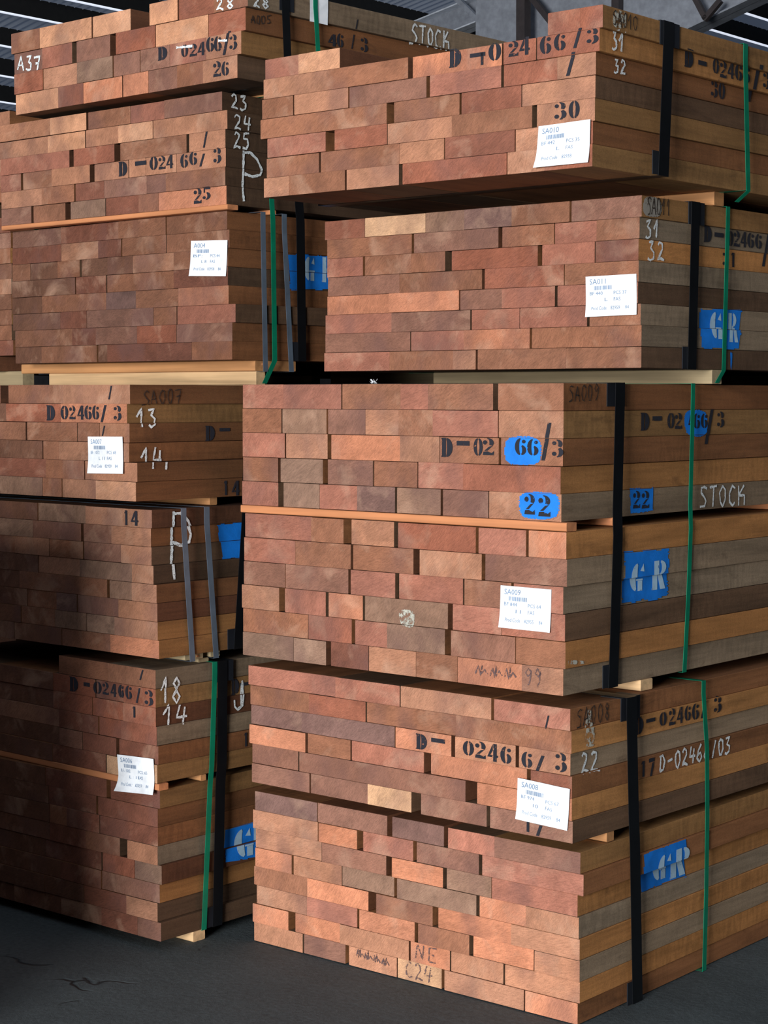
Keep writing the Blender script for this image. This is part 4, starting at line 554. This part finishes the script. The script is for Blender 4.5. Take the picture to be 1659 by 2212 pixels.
# ------------------------------------------------------------- paper tags
def text_mesh(items):
    """items: (text, x, z, height, width) -> verts, faces in the x/z plane"""
    V, Fc = [], []
    for txt, x, z, h, w in items:
        if not txt: continue
        cu = bpy.data.curves.new('t', 'FONT'); cu.body = txt; cu.resolution_u = 2
        o = bpy.data.objects.new('t', cu); C.objects.link(o); bpy.context.view_layer.update()
        me = bpy.data.meshes.new_from_object(o.evaluated_get(bpy.context.evaluated_depsgraph_get()))
        xs = [v.co.x for v in me.vertices]; ys = [v.co.y for v in me.vertices]
        a0, a1, b0, b1 = min(xs), max(xs), 0.0, max(max(ys), .6); b = len(V)
        for v in me.vertices: V.append((x + (v.co.x-a0)/(a1-a0)*w, 0, z + (v.co.y-b0)/(b1-b0)*h))
        for p in me.polygons: Fc.append(tuple(b+i for i in p.vertices))
        bpy.data.objects.remove(o); bpy.data.curves.remove(cu); bpy.data.meshes.remove(me)
    return V, Fc
def add_tag(root, rel, k, title, cs, lines):
    tl, tr, br, bl = cs; r = random.Random(title); n = 10
    curl = {'SA006': .020, 'SA010': .010}.get(title, .004)
    def P(a, b, off=0.0):   # a: 0..1 rightwards, b: 0..1 downwards
        x = (tl[0]*(1-a)+tr[0]*a)*(1-b) + (bl[0]*(1-a)+br[0]*a)*b; z = (tl[1]*(1-a)+tr[1]*a)*(1-b) + (bl[1]*(1-a)+br[1]*a)*b
        y = -.0085 - curl*(max(0, b-.5)*2)**2*(.4+.6*(1-a)) - curl*.3*(1-a)**2 + .0008*math.sin(6*a+3*b) - off
        return (x, y, z)
    V = [P(i/n, j/n) for j in range(n+1) for i in range(n+1)]
    V += [P(i/n, j/n, -.0004) for j in range(n+1) for i in range(n+1)]; m = (n+1)**2
    Fc = [(j*(n+1)+i, (j+1)*(n+1)+i, (j+1)*(n+1)+i+1, j*(n+1)+i+1) for j in range(n) for i in range(n)]
    Fc += [tuple(m+q for q in f[::-1]) for f in Fc]
    paper = link('paper_tag', mesh('paper_tag', V, Fc, M_PAPER, smooth=True), root, rel)
    paper['label'] = 'white printed tag with bar code, headed ' + title
    a, b_, c, d, e, f_, g_ = lines
    its = [(title, .08, .80, .13, .32), (a, .08, .53, .085, .26), (b_, .56, .53, .085, .25), (c, .32 if len(c) > 1 else .38, .37, .085, .04*max(len(c), 1)+.02), (d, .56, .37, .085, .13), (e, .12, .16, .085, .30), (f_, .50, .16, .085, .18), (g_, .78, .16, .085, .07)]
    V, Fc = text_mesh(its)
    V2 = [P(x, 1-z, .0006) for x, y, z in V]
    link('printed_text', mesh('printed_text', V2, Fc, M_PRINT), paper)
    V, Fc = [], []; x = .17
    while x < .52:
        w = r.choice((.006, .009, .014)); b = len(V)
        V += [P(x, .245, .0006), P(x, .345, .0006), P(x+w, .345, .0006), P(x+w, .245, .0006)]; Fc.append((b, b+1, b+2, b+3)); x += w + r.choice((.006, .010, .013))
    link('bar_code', mesh('bar_code', V, Fc, M_PRINT), paper)

# ------------------------------------------------------------- straps
def world_of(k, x, y, z): return frame(k) @ Vector((x, y, z))
def add_strap(root, kt, kb, kind, lt, lb, width, prot, mid):
    """a closed band right round the bundle, leaning from lt (top) to lb (bottom)"""
    inv = root.matrix_basis.inverted()
    mat = dict(black=M_BLACK, green=M_GREEN, grey=M_GREY)[kind]
    ht = PACKS[kt][4]*len(PACKS[kt][5]); th = .0012
    drop = .034 if (kind == 'grey' and kb == 'L3a') else (.018 if kind == 'grey' else 0.0)
    low = -drop if drop else 0.0
    W = frame(kt).inverted() @ frame(kb); hb = PACKS[kb][4]*len(PACKS[kb][5])
    def loop(e):          # every point in the frame of the upper pack
        c = lambda x, y, z: W @ Vector((x, y, z))
        bot = c(max_side(kb) + e, lb, low - e*.3); top = Vector((max_side(kt) + e, lt, ht*.9)); pts = [bot]
        def on(z, need):
            f = (z-bot.z)/(top.z-bot.z); m = bot.lerp(top, f); bow = .0
            if mid:
                mz = c(0, 0, mid[2]).z if mid[1] == kb else mid[2]; my = c(max_side(kb), mid[0], 0).y if mid[1] == kb else mid[0]
                fm = (mz-bot.z)/(top.z-bot.z); base = bot.lerp(top, fm).y; bow = (my-base)*max(0, 1-((f-fm)/(fm if f < fm else 1-fm))**2)
            return Vector((max(m.x, need + e), m.y + bow, z))
        if kt != kb:
            zj = c(0, 0, hb).z; nd = c(max_side(kb), lb, 0).x; nt_ = max_side(kt); nj = max(nd, nt_)
            zs = [(bot.z*.5+zj*.5, nd), (zj - .02, nd), (.02, nt_), (top.z*.5, nt_)]
            if nd > nt_: top.x = max(top.x, nd + e - (nd-nt_)*.3)
            for z_, q in zs: pts.append(on(z_, q))
        elif mid: pts.append(on(mid[2], -9))
        pts += [top, Vector((top.x, lt, ht + e*.6 - .001)), Vector((min_side(kt) - e, lt, ht + e*.6 - .001))]
        if kt != kb: pts += [Vector((min_side(kt) - e, (lt+lb)/2, 0)), c(min_side(kb) - e, (lt+lb)/2, hb)]
        pts.append(c(min_side(kb) - e, lb, low - e*.3))
        return [(kt, *q) for q in pts]
    V, Fc = [], []; hw = width/2
    A, B = loop(.0036), loop(.0036 + th)
    for L in (A, B):
        for k, x, y, z in L:
            for s in (-hw, hw): V.append(inv @ world_of(k, x, y + s, z))
    n = len(A)
    for i in range(n):
        j = (i+1) % n
        Fc += [(2*n+2*i, 2*n+2*i+1, 2*n+2*j+1, 2*n+2*j), (2*i+1, 2*i, 2*j, 2*j+1), (2*i, 2*n+2*i, 2*n+2*j, 2*j), (2*i+1, 2*j+1, 2*n+2*j+1, 2*n+2*i+1)]
    nm = {'black': 'black_strap', 'green': 'green_strap', 'grey': 'grey_steel_strap'}[kind]
    o = link(nm, mesh(nm, V, Fc, mat), root)
    if prot:
        for flag, k, l, top in ((prot[0], kt, lt, True), (prot[1], kb, lb, False)):
            if not flag: continue
            x = max_side(k); w2 = width*(.95 if top else .62); shift = (.008 if top else -.018); h = .058; t = .0022
            y0, y1 = l - w2 + shift, l + w2 + shift
            if top: bx = [(x+.0006, x+.0006+t, y0, y1, ht-h, ht+.0002), (x-.06, x+.0006+t, y0, y1, ht-.0002, ht+t*.5)]
            else: bx = [(x+.0006, x+.0006+t, y0, y1, .0, h)]
            me = boxes_mesh('corner_protector', bx, M_PROT)
            link('corner_protector', me, root, inv @ frame(k))
    return o

# ------------------------------------------------------------- cross timbers
def stick(parent, k, s0, s1, l0, l1, z0, z1, mat, name, label=None, inv=None, wob=.0015):
    """a timber lying across, in the frame of pack k"""
    r = random.Random(name + k + str(l0))
    w, d, h = s1-s0, l1-l0, z1-z0
    me = cham_box(name, -d/2, d/2, 0, w, -h/2, h/2, .002, mat, False, wob, r)
    mtx = frame(k) @ Matrix.Translation((s0, (l0+l1)/2, (z0+z1)/2)) @ Matrix.Rotation(-math.pi/2, 4, 'Z')
    if parent is not None: mtx = parent.matrix_basis.inverted() @ mtx
    return link(name, me, parent, mtx)
def lying(k, *a, label='', group=None, **kw):
    o = stick(None, k, *a, **kw); o['label'] = label; o['category'] = 'timber'
    if group: o['group'] = group
    return o

# =========================================================== the building
def bmat(a=0, b=0, z=0): return Matrix.Translation(building(a, b, z)) @ Matrix.Rotation(-YAW, 4, 'Z')
def struct(name, me, matrix):
    o = link(name, me, None, matrix); o['kind'] = 'structure'; return o
A0, A1, B0, B1 = -16.0, 8.0, -9.5, 24.0
def roof_z(a): return 5.02 + .181*(a + 10.34)
fl = mesh('floor', [(x, y, 0) for y in (B0, B1) for x in (A0, A1)], [(0, 1, 3, 2)], M_FLOOR); struct('floor', fl, bmat())
struct('wall_back', boxes_mesh('wall_back', [(A0, A1, B1, B1+.2, 0, 9)], M_WALL), bmat())
struct('wall_left', boxes_mesh('wall_left', [(A0-.2, A0, B0, B1, 0, 5)], M_WALL), bmat())
struct('wall_right', boxes_mesh('wall_right', [(A1, A1+.2, B0, B1, 0, 9)], M_WALL), bmat())
struct('wall_front', boxes_mesh('wall_front', [(A0, -1.6, B0-.2, B0, 0, 9), (2.8, A1, B0-.2, B0, 0, 9), (-1.6, 2.8, B0-.2, B0, 4.9, 9)], M_WALL), bmat())
# corrugated translucent roof sheets
V, Fc = [], []; n = int((A1-A0)/.03)
for i in range(n+1):
    a = A0 + (A1-A0)*i/n; z = roof_z(a) + .16
    for b in (B0, B1): V.append((a, b, z))
# corrugations run up the slope: ripple along b over the part seen, coarse elsewhere
V, Fc = [], []; nb = int((B1-B0)/.045)
for i in range(nb+1):
    b = B0 + (B1-B0)*i/nb; w = .018 if i % 2 else -.018
    V += [(A0, b, roof_z(A0)+.16+w), (A1, b, roof_z(A1)+.16+w)]
for i in range(nb): Fc.append((2*i, 2*i+1, 2*i+3, 2*i+2))
ceil = struct('ceiling', mesh('ceiling', V, Fc, M_ROOF), bmat())
pa = [-13.58, -12.93, -12.275, -11.81, -11.36, -10.93, -10.02, -9.57, -9.12, -8.65, -8.15]
a = -7.6
while a < A1: pa.append(a); a += .55
pa += [-14.2, -14.8, -15.4]
for a in pa:
    z = roof_z(a); o = link('purlin', boxes_mesh('purlin', [(a-.004, a+.004, B0, B1, z, z+.15)], M_PURLIN), ceil)
    link('glowing_lip', boxes_mesh('glowing_lip', [(a-.030, a+.006, B0, B1, z-.010, z-.001)], M_LIP), o)  # bottom lip of the purlin, made to glow so it looks brightly lit
# roof beams, sloping up towards the ridge
def beam(b, a0, z0, a1, slope, depth0, depth1, mat, fmat=None):
    z1 = z0 + slope*(a1-a0)
    def web(y0, y1):
        v = [(a0, y0, z0), (a1, y0, z1), (a1, y0, z1+depth1), (a0, y0, z0+depth0), (a0, y1, z0), (a1, y1, z1), (a1, y1, z1+depth1), (a0, y1, z0+depth0)]
        return v, [(0, 1, 2, 3), (7, 6, 5, 4), (0, 4, 5, 1), (3, 2, 6, 7), (0, 3, 7, 4), (1, 5, 6, 2)]
    v, q = web(b-.005, b+.005); w = link('roof_beam', mesh('roof_beam', v, q, mat), ceil)
    for zz in (0, 1):
        e0 = z0 + (depth0 if zz else 0); e1 = z1 + (depth1 if zz else 0)
        v = [(a0, b-.10, e0), (a1, b-.10, e1), (a1, b+.10, e1), (a0, b+.10, e0), (a0, b-.10, e0+.012), (a1, b-.10, e1+.012), (a1, b+.10, e1+.012), (a0, b+.10, e0+.012)]
        link('flange', mesh('flange', v, [(0, 1, 2, 3)[::-1], (4, 5, 6, 7), (0, 4, 7, 3)[::-1], (1, 2, 6, 5), (0, 1, 5, 4), (3, 7, 6, 2)], fmat or mat), w)
    return w
def a_of(b, a_per_b): return a_per_b*b
bL = 13.0; w = beam(bL, -.7956155*bL - 3.0, 1.55 + .24792888*bL - .1811*3.0, 4.0, .1811, .22, .22, M_STEEL, M_STEELW)
bR = 11.0; aR = -.60850794*bR; zR = 1.55 + .22616382*bR
w = beam(bR, aR-1.9, zR-.2788*1.9, 6.0, .2788, 1.05, .2, M_STEEL)
for da, hh in ((-.62, .9),):          # stiffener angles on the deep web
    z = zR + .2788*da
    v, q = box_vf(aR+da-.03, aR+da+.03, bR-.07, bR-.012, z+.02, z+hh); link('web_stiffener', mesh('web_stiffener', v, q, M_STEELD), w)
# a dark post and two raking struts between the beams
def bar(name, p, q, th, mat, parent):
    p, q = Vector(p), Vector(q); d = (q-p); L = d.length; m = Matrix.Translation(p) @ d.to_track_quat('Y', 'Z').to_matrix().to_4x4()
    return link(name, boxes_mesh(name, [(-th/2, th/2, 0, L, -th/2, th/2)], mat), parent, m)
for p, q, th in (((-7.956, 4.417), (-7.76, 4.196), .04), ((-6.607, 4.237), (-6.502, 4.056), .035), ((-6.394, 4.163), (-6.516, 4.052), .035), ((-8.01, 4.60), (-8.005, 3.6), .075)):
    bar('strut', (p[0], 10.8, p[1]), (q[0], 10.8, q[1]), th, M_STEELD, w)
for p, q in (((-10.30, 5.10), (-9.88, 4.72)), ((-9.70, 5.06), (-9.94, 4.76))): bar('strut', (p[0], 12.8, p[1]), (q[0], 12.8, q[1]), .045, M_STEEL, w)

# =========================================================== the lumber
def bundle(label, packs, group=None):
    root = empty('lumber_bundle', frame(packs[0]), label, 'lumber', 'strapped lumber bundles')
    rel = {k: add_pack(root, k) for k in packs}
    for k in packs: add_marks(root, k, rel[k])
    for k, title, cs, lines in TAGS:
        if k in packs: add_tag(root, rel[k], k, title, cs, lines)
    for thing, kt, kb, kind, lt, lb, w, prot, mid, mk, mz in STRAPS:
        if kt in packs: add_strap(root, kt, kb, kind, lt, lb, w, prot, (mid, mk, mz) if mid else None)
    return root
b8 = bundle('bottom right strapped bundle of reddish boards, tag SA008, standing on the asphalt', ['R1a', 'R1b'])
b9 = bundle('right bundle with blue painted 66 and 22 on the board ends, tag SA009', ['R2a', 'R2b'])
b11 = bundle('right bundle of pinkish board ends one below the top, tag SA011', ['R3'])
b10 = bundle('top right bundle with missing top boards and stencilled 30, tag SA010', ['R4'])
b6 = bundle('dark bottom left bundle with a narrow green strap, tag SA006, above the asphalt', ['L1a', 'L1b'])
b7 = bundle('left bundle second from the floor with chalked 13 and 14, tag SA007', ['L2a', 'L2b'])
b4 = bundle('left bundle with chalked 23, 24, 25 and a large P, tag A004', ['L3a', 'L3b'])
b5 = bundle('top left bundle chalked A37, with STOCK chalked along its side', ['L4'])
H = {k: v[4]*len(v[5]) for k, v in PACKS.items()}
def gap(below, above): return PACKS[below][2] + H[below] - PACKS[above][2]      # local z (in above) of the top of the pack below
E = .0008
# stickers inside the bundles
def mid(root, lo, hi, l0, l1, s0, s1, mat=M_STICK): return stick(root, hi, s0, s1, l0, l1, gap(lo, hi) + E, -E, mat, 'sticker')
mid(b8, 'R1a', 'R1b', .147, .18, -1.10, .0, M_BEAR)
for l in (1.1, 2.1, 3.0): mid(b8, 'R1a', 'R1b', l, l+.035, -1.08, -.01)
mid(b9, 'R2a', 'R2b', -.012, .030, -1.095, .022)
for l in (.222, 1.1, 2.1, 3.0): mid(b9, 'R2a', 'R2b', l, l+.041, -1.08, -.002)
mid(b6, 'L1a', 'L1b', -.006, .030, -1.2, .010); mid(b6, 'L1a', 'L1b', .159, .180, -1.08, .0, M_BEAR)
for l in (1.1, 2.1, 3.0): mid(b6, 'L1a', 'L1b', l, l+.035, -1.08, -.01)
for l in (.287, 1.1, 2.1, 3.0): mid(b7, 'L2a', 'L2b', l, l+.03, -1.08, -.005, M_BEAR)
mid(b4, 'L3a', 'L3b', -.008, .034, -1.085, .018)
for l in (.194, 1.1, 2.1, 3.0): mid(b4, 'L3a', 'L3b', l, l+.024, -1.08, -.002)
# bearer boards strapped under a bundle
g3 = gap('L2b', 'L3a')
bb = stick(b4, 'L3a', -1.20, .0, .102, .277, -.033, -E, M_BEAR, 'bearer_board')
g2 = gap('L1b', 'L2a')
for l0, l1 in ((.105, .175), (.205, .240)): stick(b7, 'L2a', -1.05, .0, l0, l1, -.017, -E, M_PINE2, 'bearer_board')
# nails
def nail(root, k, l, z, off=.0):
    V = []; Fc = []; n = 8
    for y, r in ((0, .0035), (.004, .0030)):
        for i in range(n): V.append((y, r*math.cos(2*math.pi*i/n), r*math.sin(2*math.pi*i/n)))
    Fc = [tuple(range(n)), tuple(range(n, 2*n))[::-1]] + [(i, (i+1) % n, n+(i+1) % n, n+i) for i in range(n)]
    link('nail_head', mesh('nail_head', V, Fc, M_NAIL), root, root.matrix_basis.inverted() @ frame(k) @ Matrix.Translation((off, l, z)))
nail(b4, 'L3a', .133, -.012); nail(b4, 'L3a', .252, -.014); nail(b7, 'L2a', .150, -.008); nail(b7, 'L2a', .225, -.008)

# timbers between the bundles
G = 'cross timbers between the bundles'
z = gap('L2b', 'L3a')
lying('L3a', -1.047, .0, .106, .145, z+E, -.034, M_PINE, 'bearer_timber', label='pale pine timber under the A004 bundle, on top of the SA007 bundle', group=G)
lying('L3a', -1.05, -.02, 1.5, 1.54, z+E, -E, M_PINE2, 'bearer_timber', label='pine timber far back under the A004 bundle', group=G)
lying('L3a', -1.05, -.02, 2.7, 2.74, z+E, -E, M_PINE2, 'bearer_timber', label='rearmost pine timber under the A004 bundle', group=G)
z = gap('R2b', 'R3')
lying('R3', -.971, .0, .343, .393, z+E, -E, M_PINE2, 'bearer_timber', label='weathered pine timber under the SA011 bundle, on the SA009 bundle', group=G)
lying('R3', -1.05, -.02, 1.7, 1.75, z+E, -E, M_PINE2, 'bearer_timber', label='pine timber far back under the SA011 bundle', group=G)
lying('R3', -1.05, -.02, 2.8, 2.85, z+E, -E, M_PINE2, 'bearer_timber', label='rearmost pine timber under the SA011 bundle', group=G)
z = gap('R3', 'R4'); gap34 = -z
lying('R3', -1.0, .0, .343, .393, H['R3']+E, H['R3']+gap34-E, M_BEAR, 'bearer_timber', label='brown timber between the SA011 and SA010 bundles', group=G)
lying('R4', -1.05, -.02, 1.9, 1.95, z+E, -E, M_PINE2, 'bearer_timber', label='pine timber far back under the SA010 bundle', group=G)
lying('R4', -1.05, -.02, 2.8, 2.85, z+E, -E, M_PINE2, 'bearer_timber', label='rearmost pine timber under the SA010 bundle', group=G)
z = gap('R1b', 'R2a')
lying('R2a', -1.0, -.0, .336, .391, z+E, -E, M_PINE, 'bearer_timber', label='pale pine timber between the SA008 and SA009 bundles', group=G)
lying('R2a', -1.05, -.02, 1.7, 1.75, z+E, -E, M_PINE2, 'bearer_timber', label='pine timber far back under the SA009 bundle', group=G)
lying('R2a', -1.05, -.02, 2.8, 2.85, z+E, -E, M_PINE2, 'bearer_timber', label='rearmost pine timber under the SA009 bundle', group=G)
z = gap('L1b', 'L2a')
for l, s in ((1.5, 'pine timber far back under the SA007 bundle'), (2.7, 'rearmost pine timber under the SA007 bundle')): lying('L2a', -1.05, -.02, l, l+.05, z+E, -E, M_PINE2, 'bearer_timber', label=s, group=G)
lying('L2a', -1.04, -.005, .16, .20, z+E, -.018, M_PINE2, 'bearer_timber', label='thin pine slat under the bearers of the SA007 bundle', group=G)
lying('L1a', -1.05, .004, .121, .169, -PACKS['L1a'][2]+E, -E, M_PINE, 'bearer_timber', label='pale pine block under the SA006 bundle, on the asphalt', group=G)
for l, s in ((1.5, 'pine block far back under the SA006 bundle'), (2.7, 'rearmost pine block under the SA006 bundle')): lying('L1a', -1.05, -.02, l, l+.05, -PACKS['L1a'][2]+E, -E, M_PINE2, 'bearer_timber', label=s, group=G)
z = gap('L3b', 'L4')
for l, s in ((.25, 'thin slat under the top left bundle'), (1.5, 'thin slat far back under the top left bundle'), (2.7, 'rearmost thin slat under the top left bundle')):
    lying('L4', -1.05, -.03, l, l+.05, z+E, -E, M_BEAR, 'bearer_timber', label=s, group=G)


# neighbouring stacks: one behind on the left, one unseen, added at the left for its shade
def auto_bundle(name, x, y, z0, yaw, t, n, w, label, seed, side='bakdbokg'):
    r = random.Random(seed); rows = []
    for i in range(n):
        s = -w + r.uniform(0, .02); row = []
        while s < -.12:
            e = min(s + r.uniform(.13, .26), 0 - r.uniform(0, .01))
            if -e < .1: e = -r.uniform(0, .01)
            row.append((s, e, r.choice('bkdrmbt'), r.uniform(0, .006))); s = e + r.choice((0, 0, .006))
        rows.append(row)
    PACKS[name] = (x, y, z0, yaw, t, rows, side[:n])
    root = empty('lumber_bundle', frame(name), label, 'lumber', 'strapped lumber bundles'); add_pack(root, name)
    for l in (.3, 2.4): add_strap(root, name, name, 'black', l, l, .035, None, None)
    return name
x3, y3, z3, w3 = PACKS['L3a'][:4]
U = Vector((-math.cos(w3), math.sin(w3), 0)); D = Vector((math.sin(w3), math.cos(w3), 0))
p = Vector((x3, y3, 0)) + U*1.24 + D*.10
for i, (z0, t, n, lab) in enumerate(((.03, .054, 8, 'lowest bundle of the shaded stack at the far left, mostly hidden'), (.50, .054, 8, 'second bundle of the shaded stack at the far left, mostly hidden'),
        (.97, .054, 11, 'third bundle of the shaded stack at the far left, mostly hidden'), (1.64, .054, 13, 'dark bundle at the left edge, behind the A004 bundle'), (2.40, .05, 3, 'thin dark bundle at the left edge under the roof'))):
    k = 'far%d' % i; auto_bundle(k, p.x, p.y, z0, w3, t, n, 1.15, lab, 30+i, 'bakdbokgbakbd')
    if i:
        for j, l in enumerate((.05, 1.5, 2.8)):
            b = 'far%d' % (i-1); zb = PACKS[b][2] + PACKS[b][4]*len(PACKS[b][5]) - z0
            lying(k, -1.1, -.02, l, l+.05, zb+E, -E, M_PINE2, 'bearer_timber', label='timber in the shaded stack at the far left', group='timbers of the shaded stack')
    else:
        for l in (.05, 1.5, 2.8): lying(k, -1.1, -.02, l, l+.05, -z0+E, -E, M_PINE2, 'bearer_timber', label='timber in the shaded stack at the far left', group='timbers of the shaded stack')
# unseen stack added to keep the daylight off the lower left bundles
for i, (z0, n) in enumerate(((.004, 9), (.81, 6))):
    auto_bundle('near%d' % i, -1.14, 4.15, z0, YAW - math.pi/2, .088, n, 1.3, ('lower', 'upper')[i] + ' bundle of the unseen shading stack left of the picture', 60+i, 'bakdbokgb')

# torn scrap of white film in the gap under the SA011 bundle
r = random.Random(4); V = []; Fc = []
for k in range(7):
    a = k*.9; b = len(V); L = r.uniform(.012, .022); w = .005
    for t_ in range(4):
        f = t_/3; x = math.cos(a)*L*f; z = .004 + abs(math.sin(a))*L*f*.8; y = .006*math.sin(3*f + k)
        V += [(x - w*math.sin(a)*(1-f*.5), y, z + w*abs(math.cos(a))*.5), (x + w*math.sin(a)*(1-f*.5), y + .002, z)]
    for t_ in range(3): Fc.append((b+2*t_, b+2*t_+1, b+2*t_+3, b+2*t_+2))
sc = link('film_scrap', mesh('film_scrap', V, Fc, M_PAPER, smooth=True), None, frame('R3') @ Matrix.Translation((-1.044, .15, gap('R2b', 'R3') + .001)))
sc['label'] = 'small torn scrap of white film in the dark gap on top of the SA009 bundle'; sc['category'] = 'scrap'

# lower ends of three green straps, tucked round the timber below the bundle
def tuck(root, k, l0, l1, z1, w):
    x = max_side(k) + .004; V = []
    for th in (0, .0012):
        for l, z, dx in ((l0, .001, 0), (l0 - .002, -.004, 0), (l1, z1, -.004)):
            V += [(x + th + dx, l - w/2, z), (x + th + dx, l + w/2, z)]
    Fc = [(0, 1, 3, 2), (2, 3, 5, 4), (6, 8, 9, 7), (8, 10, 11, 9), (0, 2, 8, 6), (2, 4, 10, 8), (1, 7, 9, 3), (3, 9, 11, 5), (0, 6, 7, 1), (4, 5, 11, 10)]
    link('green_strap', mesh('green_strap', V, Fc, M_GREEN), root, root.matrix_basis.inverted() @ frame(k))
tuck(b4, 'L3a', .159, .118, -.072, .020); tuck(b11, 'R3', .394, .365, -.036, .019); tuck(b10, 'R4', .679, .625, -.036, .020)
# plain paper slip hanging behind the green strap of the top left bundle
V = [(.0032 + .001*math.sin(i*1.3+j), -.035 + .078*i/4, -.085 + .095*j/4) for j in range(5) for i in range(5)]
Fc = [(j*5+i, j*5+i+1, (j+1)*5+i+1, (j+1)*5+i) for j in range(4) for i in range(4)]
ps = link('paper_slip', mesh('paper_slip', V, Fc, M_PAPER, smooth=True), b5, b5.matrix_basis.inverted() @ frame('L4') @ Matrix.Translation((side_x('L4', .25), .285, H['L4'] + .012)))
ps['label'] = 'blank pale paper slip behind the green strap'
